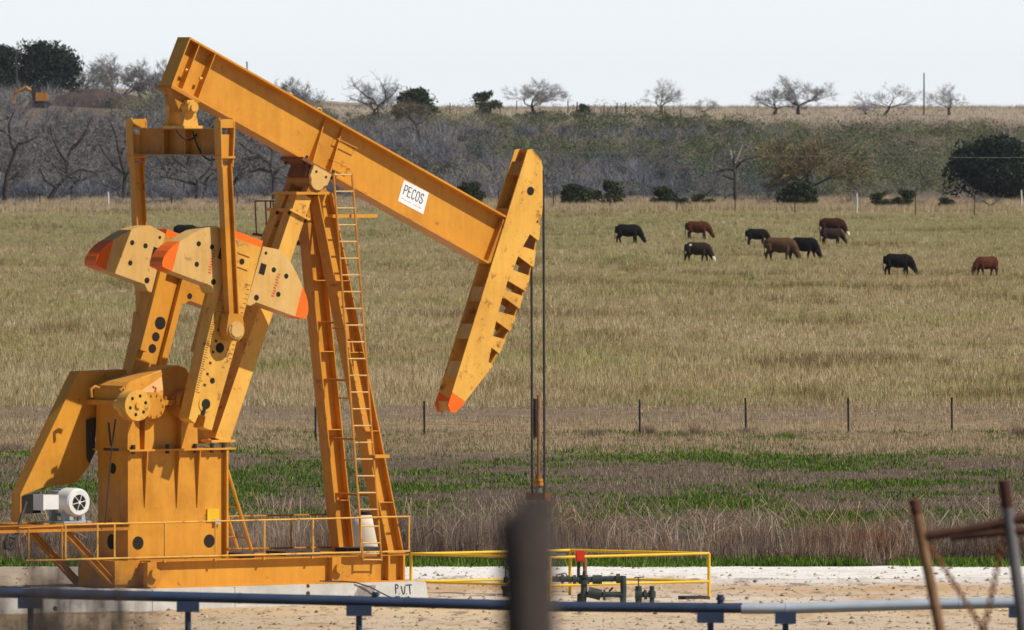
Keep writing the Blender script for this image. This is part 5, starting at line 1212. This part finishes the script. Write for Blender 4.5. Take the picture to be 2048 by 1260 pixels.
# ---- leafless brush
def brush(X, Y, ht, rad, ntw, nlf, lw, tw, tmean):
    N = len(X); Z = ground_z(X, Y)
    M = N * ntw; r = np.repeat(rad, ntw); H = np.repeat(ht, ntw)
    a = RNG.uniform(0, 2 * np.pi, M); q = np.sqrt(RNG.random(M)); el = RNG.uniform(0.25, 1.0, M)
    cx, cy, cz = np.repeat(X, ntw), np.repeat(Y, ntw), np.repeat(Z, ntw)
    # start part-way along the stem so twigs branch at all heights
    s0 = RNG.uniform(0.0, 0.6, M)
    ex, ey = np.cos(a) * q * r, np.sin(a) * q * r; ez = H * el * np.sqrt(np.maximum(1 - (q * 0.8) ** 2, 0.1))
    sx, sy, sz = ex * s0 * 0.8, ey * s0 * 0.8, ez * s0 - 0.05
    jx, jy = RNG.normal(0, 0.18, M) * r, RNG.normal(0, 0.18, M) * r
    fa = RNG.uniform(0, np.pi, M); w = tw * RNG.uniform(0.6, 1.5, M)
    V = np.empty((M, 3, 3))
    V[:, 0] = np.stack([cx + sx - np.cos(fa) * w, cy + sy - np.sin(fa) * w, cz + sz], 1); V[:, 1] = np.stack([cx + sx + np.cos(fa) * w, cy + sy + np.sin(fa) * w, cz + sz], 1)
    V[:, 2] = np.stack([cx + ex + jx, cy + ey + jy, cz + ez], 1)
    t = np.clip(np.repeat(tmean, ntw) + RNG.normal(0, 0.18, M), 0, 1)
    Ml = N * nlf; a = RNG.uniform(0, 2 * np.pi, Ml); q = RNG.random(Ml) ** 0.5; r = np.repeat(rad, nlf); H = np.repeat(ht, nlf)
    el = RNG.random(Ml) ** 0.35
    c = np.stack([np.repeat(X, nlf) + np.cos(a) * q * r, np.repeat(Y, nlf) + np.sin(a) * q * r, np.repeat(Z, nlf) + H * (0.1 + 0.9 * el) * np.sqrt(np.maximum(1 - (q * 0.85) ** 2, 0.05))], 1)
    d1 = RNG.normal(0, 1, (Ml, 3)); d2 = RNG.normal(0, 1, (Ml, 3)); L_ = np.repeat(lw, nlf)[:, None] * RNG.uniform(0.5, 1.4, (Ml, 1))
    d1 = d1 / np.linalg.norm(d1, axis=1, keepdims=True) * L_; d2 = d2 / np.linalg.norm(d2, axis=1, keepdims=True) * L_ * 0.6
    Vl = np.stack([c - d1, c + d1, c + d2], 1)
    tl = np.clip(np.repeat(tmean, nlf) + RNG.normal(0, 0.15, Ml), 0, 1)
    VV_ = np.concatenate([V.reshape(-1, 3), Vl.reshape(-1, 3)]); tt = np.concatenate([t, tl])
    return VV_, np.arange(len(VV_)).reshape(-1, 3), tt
def brush_pts(n, ya, yb, pxa, pxb):
    Y = ya + (yb - ya) * RNG.random(n) ** 1.25; px = RNG.uniform(pxa, pxb, n); X = (px - 1024) / FPX * Y; return X, Y, px
X, Y, px = brush_pts(3600, 1128, 1560, -80, 2130)
lim = 1590 - 125 * sstep(1150, 1750, px) + 40 * sstep(700, 300, px); k = (Y < lim) & ~((px > 1740) & (Y < 1150)); X, Y, px = X[k], Y[k], px[k]
YX_ = xo.location.y; k = ~((px > 25) & (px < 255) & (Y > YX_ - 95) & (Y < YX_ + 10) & (RNG.random(len(px)) < np.where(Y > YX_ - 45, 0.93, 0.6))); X, Y, px = X[k], Y[k], px[k]
mixn = fbm(X * 0.045 + 21, Y * 0.012, 4) + 0.20 * sstep(500, 1200, px) - 0.10 + RNG.normal(0, 0.05, len(X)); ol = mixn > 0.53
sz_ = (0.55 + 0.95 * RNG.random(len(X)) ** 1.6) * (0.85 + 0.25 * sstep(700, 200, px)) * (1 - 0.4 * (px < 700) * (1 - sstep(1090, 1200, Y))) * (1 - 0.35 * sstep(1400, 1560, Y) * (px > 700))
V, F, t = brush(X[~ol], Y[~ol], 2.5 * sz_[~ol], 1.7 * sz_[~ol], 130, 40, np.full((~ol).sum(), 0.09), 0.022, RNG.uniform(0.2, 0.8, (~ol).sum()))
# stray low scrub spilling out of the thicket into the pale grass
n_ = 150; Ye = RNG.uniform(1070, 1132, n_); Xe = RNG.uniform(-0.045, 0.045, n_) * Ye; se = 0.2 + 0.5 * RNG.random(n_) ** 2
V2, F2, t2 = brush(Xe, Ye, 2.4 * se, 2.0 * se, 110, 30, np.full(n_, 0.08), 0.018, RNG.uniform(0.15, 0.6, n_))
F2 = F2 + len(V); V = np.concatenate([V, V2]); F = np.concatenate([F, F2]); t = np.concatenate([t, t2])
raw_mesh('bare_brush', V, F, t, 'm_brush_grey', kind='stuff', label='dense leafless grey brush behind the far fence')
oi = np.where(ol)[0]; oi = oi[RNG.random(len(oi)) < 0.72]; so_ = sz_[oi] * np.where(RNG.random(len(oi)) < 0.3, 1.55, 0.95)
V, F, t = brush(X[oi], Y[oi], 2.2 * so_, 2.1 * so_, 40, 190, np.full(len(oi), 0.15), 0.022, np.where(RNG.random(len(oi)) < 0.3, RNG.uniform(0.0, 0.2, len(oi)), RNG.uniform(0.35, 0.9, len(oi))))
raw_mesh('olive_brush', V, F, t, 'm_brush_olive', kind='stuff', label='dull olive brush behind the far fence')

# ---- trees
def bare_tree(seed, H, spread, forks, depth=5, trunk_h=0.22, r0=None, droop=0.0, dens=1.0, lean=0.0, wmin=0.017):
    rd = random.Random(seed); T = MB(); C = MB()
    r0 = r0 or H * 0.05
    def grow(p, d, ln, r, lv):
        n = 4 if lv < 3 else (3 if lv < depth else 2); pts = [p.copy()]; rs = [r]; q = p.copy(); dd = d.copy()
        for i in range(n):
            dd = (dd + Vector((rd.gauss(0, .22), rd.gauss(0, .22), rd.gauss(0, .16) + (0.05 - droop * lv * .03)))).normalized()
            q = q + dd * ln / n; pts.append(q.copy()); rs.append(r * (1 - 0.55 * (i + 1) / n))
        if lv <= 2: T.tube(pts, rs, 6 if lv < 2 else 5, caps=False)
        elif lv < depth: C.tube(pts, rs, 3, caps=False)
        else:
            w = max(rs[0], wmin); a = dd.cross(Vector((rd.gauss(0, 1), rd.gauss(0, 1), rd.gauss(0, 1)))).normalized() * w
            C.add([pts[0] - a, pts[0] + a, pts[1] + a * .6, pts[1] - a * .6], [(0, 1, 2, 3)]); C.add([pts[1] - a * .6, pts[1] + a * .6, pts[2] + a * .15, pts[2] - a * .15], [(0, 1, 2, 3)])
        if lv >= depth: return
        nb = (forks, 4, 5, 5, 6, 4)[lv]
        if lv >= 2: nb = max(2, int(round(nb * dens)))
        for b in range(nb):
            f = 1.0 if (lv == 0 or b == 0) else rd.uniform(0.3, 0.95)
            i = min(int(f * n), n - 1); bp = pts[i].lerp(pts[i + 1], f * n - i if f < 1 else 1.0)
            if lv == 0:
                az = 2 * math.pi * (b + rd.uniform(-.25, .25)) / nb; el = rd.uniform(0.45, 1.1) / spread
                nd = Vector((math.cos(az), math.sin(az), el)).normalized()
            else:
                base = (pts[i + 1] - pts[i]).normalized(); rv = Vector((rd.gauss(0, 1), rd.gauss(0, 1), rd.gauss(0.15, .8))).normalized()
                nd = (base + rv * rd.uniform(0.55, 1.0)).normalized()
            grow(bp, nd, ln * rd.uniform(0.55, 0.8) * (1.75 if lv == 0 else 1), rs[min(i + 1, n)] * rd.uniform(.6, .85), lv + 1)
    grow(Vector((0, 0, -0.3)), Vector((lean, 0, 1)).normalized(), H * trunk_h + 0.3, r0, 0)
    # rescale to the wanted height
    zz = max(v[2] for v in C.v); k = H / zz
    T.v = [(x * k, y * k, z * k) for x, y, z in T.v]; C.v = [(x * k, y * k, z * k) for x, y, z in C.v]
    return T, C
def tree_meshes(seed, *a, twig='m_twig', **kw):
    T, C = bare_tree(seed, *a, **kw)
    mt_ = bpy.data.meshes.new('trunk'); mt_.from_pydata(T.v, [], T.f); mt_.materials.append(MATS['bark']); mt_.polygons.foreach_set('use_smooth', [True] * len(T.f))
    mc = bpy.data.meshes.new('crown'); mc.from_pydata(C.v, [], C.f); mc.materials.append(MATS[twig])
    a_ = mc.attributes.new('tint', 'FLOAT', 'FACE'); a_.data.foreach_set('value', RNG.uniform(0.1, 0.9, len(C.f)).astype(np.float32))
    return mt_, mc
def place_tree(name, meshes, px, Y, top, label, group=None, rz=None, sx=1.0, H=5.0, foot=None, cat='tree'):
    """top: picture row of the crown's top"""
    p = at(px, 300, Y); g = gz(p.x, Y); h = at(px, top, Y).z - g; k = h / H
    t = empty(name, (p.x, Y, g), RNG.uniform(0, 6.28) if rz is None else rz, label, cat, group); t.scale = (k * sx, k * sx, k)
    link('trunk', meshes[0], t); link('crown', meshes[1], t); return t
BT = [tree_meshes(s, 5.0, sp, fk, twig='m_twig', trunk_h=th, dens=dn) for s, sp, fk, th, dn in ((1, 1.3, 4, .20, 1.0), (2, 1.0, 4, .28, 1.0), (3, 1.5, 3, .18, 1.0), (4, 1.1, 5, .22, 1.15), (9, 1.4, 4, .2, 0.9))]
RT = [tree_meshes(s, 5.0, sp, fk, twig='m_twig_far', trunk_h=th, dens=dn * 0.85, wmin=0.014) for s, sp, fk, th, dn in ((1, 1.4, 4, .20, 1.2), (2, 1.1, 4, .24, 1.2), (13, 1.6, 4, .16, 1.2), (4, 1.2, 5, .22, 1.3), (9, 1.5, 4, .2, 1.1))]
TT = tree_meshes(31, 5.0, 1.5, 5, twig='m_twig_tan', trunk_h=.16, dens=1.15)
# ridge line, one by one
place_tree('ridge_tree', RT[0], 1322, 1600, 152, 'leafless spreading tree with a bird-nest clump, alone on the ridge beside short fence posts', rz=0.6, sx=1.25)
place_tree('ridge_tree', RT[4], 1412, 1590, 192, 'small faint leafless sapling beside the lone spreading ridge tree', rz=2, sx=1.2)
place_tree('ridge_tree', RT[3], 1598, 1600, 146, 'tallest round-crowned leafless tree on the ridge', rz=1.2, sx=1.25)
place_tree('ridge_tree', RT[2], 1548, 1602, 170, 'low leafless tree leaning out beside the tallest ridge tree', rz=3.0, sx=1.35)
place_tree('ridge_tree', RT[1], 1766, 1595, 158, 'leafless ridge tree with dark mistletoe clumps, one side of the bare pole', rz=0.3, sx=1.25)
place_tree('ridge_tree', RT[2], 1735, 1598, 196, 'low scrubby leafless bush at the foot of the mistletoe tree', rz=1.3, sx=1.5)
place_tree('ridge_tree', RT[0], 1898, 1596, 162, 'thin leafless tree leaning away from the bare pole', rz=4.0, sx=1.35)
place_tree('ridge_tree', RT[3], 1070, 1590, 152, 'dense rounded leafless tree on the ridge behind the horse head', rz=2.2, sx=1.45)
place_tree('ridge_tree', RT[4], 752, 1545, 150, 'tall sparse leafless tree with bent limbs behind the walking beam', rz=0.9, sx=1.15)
for px, Y, top in ((160, 1590, 104), (225, 1600, 100), (285, 1590, 108), (330, 1580, 112), (185, 1565, 124), (255, 1560, 126), (310, 1555, 128), (345, 1540, 140)):
    place_tree('hilltop_tree', BT[int(RNG.integers(0, 4))], px, Y, top, 'leafless grey tree on the hilltop behind the pumpjack\'s raised beam end', 'hilltop trees', sx=1.15)
for px, Y, top in ((545, 1540, 150), (580, 1540, 148), (612, 1530, 156), (520, 1500, 165), (560, 1490, 172)):
    place_tree('hilltop_tree', BT[int(RNG.integers(0, 4))], px, Y, top, 'leafless grey tree on the skyline just above the walking beam', 'trees above the beam', sx=1.2)
# thicket behind the far fence, left
for i in range(40):
    Y = 1128 + 290 * ((i + 0.5) / 40) ** 1.2; px = (i * 233 + 40) % 760 - 40 + float(RNG.uniform(-30, 30)); s_ = FPX / Y
    p = at(px, 300, Y); g = gz(p.x, Y); h = float(RNG.uniform(4.8, 7.6)); top = 212 + (CZ - g - h) * s_
    if px > 560: top = top + 40
    if 0 < px < 300 and Y > YX_ - 140: continue
    place_tree('thicket_tree', BT[i % 5], px, Y, top, 'leafless grey mesquite tree in the thicket behind the far fence', 'thicket trees', sx=1.15)
for i in range(14):
    Y = float(RNG.uniform(1100, 1330)); px = float(RNG.uniform(820, 1480)); s_ = FPX / Y; p = at(px, 300, Y); g = gz(p.x, Y); h = float(RNG.uniform(2.6, 4.0))
    place_tree('brush_tree', BT[i % 5], px, Y, 212 + (CZ - g - h) * s_, 'low leafless tree rising out of the olive brush on the slope', 'low trees in the brush', sx=1.3)
place_tree('olive_tree', TT, 1615, 1118, 262, 'broad olive-tan half-leafless tree behind the dark fence shrub', rz=1.0, sx=1.35)
place_tree('olive_tree', TT, 830, 1500, 196, 'bent tan-twigged tree hanging over the brush beneath the evergreen on the ridge', rz=2.0, sx=1.2)

def gnarled(name, limbs, Y, label, tips=(), r0=0.25, twigs=20, seed=3, group=None):
    """a tree whose limbs follow the photograph's, in the plane of depth Y with some depth of their own"""
    rd = random.Random(seed); f0 = limbs[0][0]; p0 = at(f0[0], 300, Y); g = gz(p0.x, Y); o0 = Vector((p0.x, Y, g))
    t = empty(name, o0, 0, label, 'tree', group); T = MB(); C = MB(); B = MB()
    def run(mb, pts, r, k=0):
        out = []; dy = 0
        for i, q in enumerate(pts):
            dy += rd.uniform(-.5, .5) if (i or k) else 0
            p = at(q[0], q[1], Y) - o0; p.y += dy
            if i == 0 and k == 0: p.z = -0.3
            out.append(p)
        n = len(out); mb.tube(out, [r * (1 - 0.6 * i / (n - 1)) for i in range(n)], 7, caps=False); return out
    for k, l in enumerate(limbs):
        out = run(T, l, r0 * (1 if k == 0 else 0.7), k)
        for _ in range(twigs):
            i = rd.randrange(len(out) - 1); a = out[i].lerp(out[i + 1], rd.random()); d = Vector((rd.gauss(0, 1), rd.gauss(0, .6), rd.gauss(.5, .8))).normalized(); l_ = rd.uniform(0.5, 1.7)
            m1 = a + d * l_ * .5 + Vector((rd.gauss(0, .12), 0, rd.gauss(0, .12))); m2 = a + d * l_ + Vector((rd.gauss(0, .25), 0, rd.gauss(0.1, .2)))
            C.tube([a, m1, m2], [0.035, 0.024, 0.01], 3, caps=False)
            for _j in range(4):
                b_ = m1.lerp(m2, rd.random()); C.tube([b_, b_ + Vector((rd.gauss(0, .35), rd.gauss(0, .3), rd.gauss(.15, .3)))], [0.02, 0.008], 3, caps=False)
    T.build('trunk', 'bark', t, 60)
    F = np.array(C.f); raw_mesh('crown', np.array(C.v), F, RNG.uniform(0.2, 1.0, len(F)), 'm_twig', t)
    for l in tips: B = MB(); run(B, l, 0.07, 1); B.build('bleached_limb', 'wood_pale', t, 60)
    return t
gnarled('dead_tree', [[(1471, 408), (1470, 370), (1470, 345), (1467, 322), (1468, 308)], [(1470, 340), (1455, 338), (1440, 342), (1420, 346)], [(1470, 338), (1484, 322), (1500, 316), (1518, 311)], [(1470, 358), (1458, 356), (1446, 351)]], 1110, 'dead tree with bleached upright tips in the brush behind the herd',
        [[(1467, 320), (1462, 306), (1461, 299)], [(1470, 326), (1479, 306), (1485, 288)], [(1468, 312), (1469, 300)]], 0.2, 6)
gnarled('gnarled_tree', [[(8, 408), (14, 350), (28, 312), (37, 287)], [(37, 287), (22, 275), (6, 262), (-10, 258)], [(37, 287), (56, 282), (76, 272)], [(30, 305), (22, 288), (18, 250), (28, 225)], [(56, 282), (48, 264), (54, 242)]], 1116, 'gnarled dark-limbed leafless tree at the thicket edge, farthest from the pumpjack', seed=4)
gnarled('gnarled_tree', [[(92, 408), (112, 374), (134, 352), (133, 320), (142, 298)], [(142, 298), (160, 282), (174, 258), (184, 232)], [(133, 322), (118, 302), (104, 272), (100, 248)], [(134, 352), (160, 338), (190, 345), (205, 330)], [(112, 374), (90, 360), (80, 335)]], 1115, 'gnarled dark leafless tree between the far fence and the earth heap', seed=5)
gnarled('gnarled_tree', [[(548, 410), (548, 358), (541, 328), (520, 313), (496, 300), (478, 284)], [(547, 350), (560, 336), (576, 330)], [(541, 328), (546, 302), (528, 284)], [(546, 345), (520, 338), (498, 345)], [(520, 313), (506, 318), (485, 316)]], 1116, 'gnarled black-limbed leafless tree beneath the walking beam', seed=6)
gnarled('gnarled_tree', [[(246, 410), (250, 350), (240, 312), (232, 270), (220, 240)], [(250, 350), (226, 330), (205, 300), (196, 282)], [(240, 312), (252, 290), (250, 255)], [(250, 352), (275, 330), (290, 300)]], 1122, 'thin leafless tree partly behind the far pitman arm', seed=7, r0=0.2)
gnarled('gnarled_tree', [[(392, 410), (396, 362), (372, 335), (350, 318), (335, 290)], [(396, 362), (412, 345), (425, 330), (424, 300)], [(372, 335), (380, 310), (398, 290)], [(396, 370), (360, 360), (320, 352)]], 1119, 'dark leafless tree framed by the pitman arms and equalizer', seed=8, r0=0.22)
gnarled('gnarled_tree', [[(760, 235), (755, 212), (748, 200)], [(755, 212), (772, 200), (790, 185), (797, 168)], [(748, 200), (732, 192), (716, 178), (706, 168)], [(752, 206), (735, 208), (700, 196)], [(772, 200), (770, 180), (762, 165)]], 1500, 'twisted dark-limbed leafless tree on the skyline beyond the sign', seed=9, r0=0.16)
gnarled('gnarled_tree', [[(845, 272), (832, 250), (815, 228), (800, 215)], [(832, 250), (850, 240), (858, 225)], [(838, 262), (820, 255), (800, 258)]], 1400, 'bent bare limb tree in the brush below the ridge shrub', seed=10, r0=0.14)

def leafy(seed, H, W_, nlobe, nleaf, lsize, mat, base=0.1):
    rd = np.random.default_rng(seed); cs = []
    for i in range(nlobe):
        a = rd.uniform(0, 2 * np.pi); q = rd.random() ** 0.6; z = base + (1 - base) * rd.random() ** 0.8
        rr = np.sqrt(max(0.05, 1 - ((z - 0.42) / 0.60) ** 2)) * W_ / 2 * q * 0.85
        cs.append((np.cos(a) * rr, np.sin(a) * rr, z * H * 0.92, rd.uniform(0.13, 0.24) * W_))
    cs = np.array(cs); idx = rd.integers(0, nlobe, nleaf); d = rd.normal(0, 1, (nleaf, 3)); d /= np.linalg.norm(d, axis=1, keepdims=True)
    c = cs[idx, :3] + d * (cs[idx, 3] * rd.random(nleaf) ** 0.4 * rd.uniform(0.8, 1.15, nleaf))[:, None] * np.array([1, 1, 0.8]); c[:, 2] = np.clip(c[:, 2], 0.05, None)
    d1 = rd.normal(0, 1, (nleaf, 3)); d1 /= np.linalg.norm(d1, axis=1, keepdims=True); d2 = np.cross(d1, rd.normal(0, 1, (nleaf, 3))); d2 /= np.linalg.norm(d2, axis=1, keepdims=True)
    l = lsize * rd.uniform(0.6, 1.5, (nleaf, 1)); V = np.stack([c - d1 * l, c + d2 * l * 0.6, c + d1 * l, c - d2 * l * 0.6], 1).reshape(-1, 3)
    me = bpy.data.meshes.new('crown'); F = np.arange(nleaf * 4, dtype=np.int32)
    me.vertices.add(nleaf * 4); me.vertices.foreach_set('co', V.astype(np.float32).ravel()); me.loops.add(nleaf * 4); me.loops.foreach_set('vertex_index', F); me.polygons.add(nleaf); me.polygons.foreach_set('loop_start', np.arange(0, nleaf * 4, 4, dtype=np.int32)); me.update(calc_edges=True)
    a_ = me.attributes.new('tint', 'FLOAT', 'FACE'); a_.data.foreach_set('value', np.clip(rd.normal(0.45, 0.25, nleaf) + 0.3 * (rd.random(nlobe)[idx] - .5), 0, 1).astype(np.float32)); me.materials.append(MATS[mat])
    rd2 = random.Random(seed); T = MB(); T.tube([(0, 0, -0.3), (0.03 * H, 0, H * .25), (0, 0.02 * H, H * .6)], [H * .04, H * .03, H * .012], 7)
    for i in range(7):
        x, y, z, _ = cs[i]; T.tube([(0, 0, z * .3), (x * .5, y * .5, z * .65), (x, y, z)], [H * .02, H * .013, H * .005], 5)
    mt_ = bpy.data.meshes.new('trunk'); mt_.from_pydata(T.v, [], T.f); mt_.materials.append(MATS['bark'])
    return mt_, me
OAK = [leafy(5, 5, 7.0, 60, 15000, 0.13, 'm_oak'), leafy(6, 5, 6.0, 55, 13000, 0.13, 'm_oak')]
SHR = [leafy(8, 5, 7.5, 40, 5200, 0.26, 'm_shrub', 0.02), leafy(12, 5, 6.0, 26, 3800, 0.30, 'm_shrub', 0.02), leafy(15, 5, 6.5, 18, 1500, 0.30, 'm_shrub', 0.05)]
place_tree('live_oak', OAK[0], 95, 1572, 86, 'large dark evergreen oak on the hill beside the utility pole', rz=0.5, sx=1.05)
place_tree('live_oak', OAK[1], -15, 1566, 88, 'dark evergreen oak on the hill on the pole\'s outer side', rz=1.5, sx=0.95)
place_tree('live_oak', OAK[0], 1985, 1128, 276, 'very dark dense evergreen oak beyond the far fence', rz=2.5, sx=1.05)
place_tree('live_oak', OAK[1], 2090, 1140, 290, 'dark evergreen oak adjoining the dense one beyond the fence', rz=0.2, sx=1.0)
place_tree('evergreen_shrub', SHR[0], 832, 1540, 182, 'round dark evergreen shrub on the ridge between two leafless trees', rz=0.3, sx=1.1, cat='shrub')
place_tree('evergreen_shrub', SHR[2], 975, 1590, 184, 'pale green open shrub on the ridge above the horse head', rz=0.3, sx=1.0, cat='shrub')
place_tree('evergreen_shrub', SHR[1], 1166, 1605, 209, 'tiny dark evergreen bush beside the ridge fence posts', rz=0.3, sx=1.2, cat='shrub')
FS = [(940, 366, 1088, 1, 1.0, 'dark evergreen shrub rising above the beam next to the horse head'), (1602, 366, 1068, 0, 1.15, 'largest dark evergreen shrub along the far fence, among pale grass'),
      (1326, 375, 1085, 1, 1.2, 'low dark shrub behind the pasture fence, beyond the red-brown cow'), (1363, 396, 1062, 1, 1.3, 'small dark bush at the foot of a far fence post'), (1215, 362, 1082, 2, 0.9, 'thin grey-green shrub behind the fence next to the horse head'),
      (1405, 388, 1084, 2, 1.3, 'grey-green shrub in the pale grass beyond the red-brown cow'), (1762, 386, 1060, 2, 1.1, 'dark open bush beside the pale wooden fence post'), (1806, 380, 1062, 2, 1.0, 'upright thin dark bush next to a steel fence post'),
      (1890, 396, 1062, 1, 1.2, 'low rounded bush in the pale grass before the dark oak'), (1290, 412, 1058, 1, 2.0, 'flat dark bush patch low in the pale fence grass'), (1730, 412, 1058, 1, 2.0, 'flat dark weed clump at the pale fence post\'s foot'), (1150, 372, 1084, 0, 1.2, 'low grey-green shrub right beside the horse head cable')]
for px, top, Y, k, sx, lab in FS: place_tree('fence_shrub', SHR[k], px, Y, top, lab, sx=sx, cat='shrub')
place_tree('fence_shrub', BT[4], 1975, 1062, 378, 'bare grey twiggy bush in front of the dark oak', sx=1.2, cat='shrub')
# tussocks along the near fence
for px, foot, top, lab in ((1293, 872, 845, 'dark dry tussock at the foot of a near fence post'), (1386, 874, 848, 'dark dry tussock between two near fence posts'), (1185, 874, 855, 'small pale dry tussock beside the wellhead cables'), (2040, 874, 845, 'grey-green tussock near the leaning brace'), (1490, 870, 852, 'dark low tussock at the next fence post along from the paired tussocks'), (1570, 878, 862, 'low green tussock between near fence posts'), (20, 905, 880, 'purplish dry tussock beyond the belt guard')):
    p = gp(px, foot); hh_ = (foot - top) / (FPX / p.y)
    n = 160; V, F, t = blades(p.x + RNG.normal(0, 0.16, n), p.y + RNG.normal(0, 0.16, n), 3, np.full(n, hh_), 0.016, 0.05, 0.5, None, 0.25)
    o = raw_mesh('grass_tussock', V - np.array(p), F, t, 'm_green' if 'green' in lab and 'grey' not in lab else 'm_brown'); o.location = p; tag(o, lab, 'tussock')
# ---- dry weeds close to the camera, out of focus
for px0, Y, n_, w_, ty, lab in ((95, 34.0, 46, 120, 1085, 'blurred dry weed stalks close by in front of the motor'), (235, 37.0, 34, 90, 1120, 'blurred dry weed stalks close by in front of the pedestal'), (20, 30.0, 22, 60, 1150, 'blurred dark weed stalks close by beside the belt guard')):
    b = at(px0, 1300, Y); g = gz(b.x, Y); o0 = Vector((b.x, Y, g)); m = MB()
    for i_ in range(n_):
        a = random.uniform(0, 6.28); r_ = random.uniform(0, 0.12); p0 = Vector((math.cos(a) * r_, math.sin(a) * r_, -0.02))
        tq = at(px0 + random.gauss(0, w_ * 0.6), ty + abs(random.gauss(0, 70)), Y) - o0; tq.y = random.uniform(-.5, .5)
        mid = p0.lerp(tq, 0.55) + Vector((random.gauss(0, .04), random.gauss(0, .04), 0.05))
        m.tube([p0, mid, tq], [0.006, 0.0045, 0.002], 4, caps=False)
        for _k in range(3):
            c_ = mid.lerp(tq, random.random()); m.tube([c_, c_ + Vector((random.gauss(0, .06), random.gauss(0, .06), random.uniform(.02, .10)))], [0.003, 0.0015], 3, caps=False)
    m.f = [f for f in m.f]; o = m.build('dry_weeds', 'wood_grey'); o.location = o0; tag(o, lab, 'weed')
# ================================================================== AIR
e = MB(); e.box(-2200, 2200, -420, 4620, -1.5, 26.0); hz_ = e.build('haze', 'ink'); hz_.data.materials.clear()
hm = bpy.data.materials.new('haze_air'); hm.use_nodes = True; N, K = nodes_of(hm)
for n_ in list(N):
    if n_.type == 'BSDF_PRINCIPLED': N.remove(n_)
pvn = N.new('ShaderNodeVolumePrincipled'); pvn.inputs['Density'].default_value = 0.00003; pvn.inputs['Color'].default_value = (0.80, 0.88, 1.0, 1); pvn.inputs['Anisotropy'].default_value = 0.2
K.new(pvn.outputs[0], N['Material Output'].inputs['Volume']); hz_.data.materials.append(hm); tag(hz_, kind='stuff')
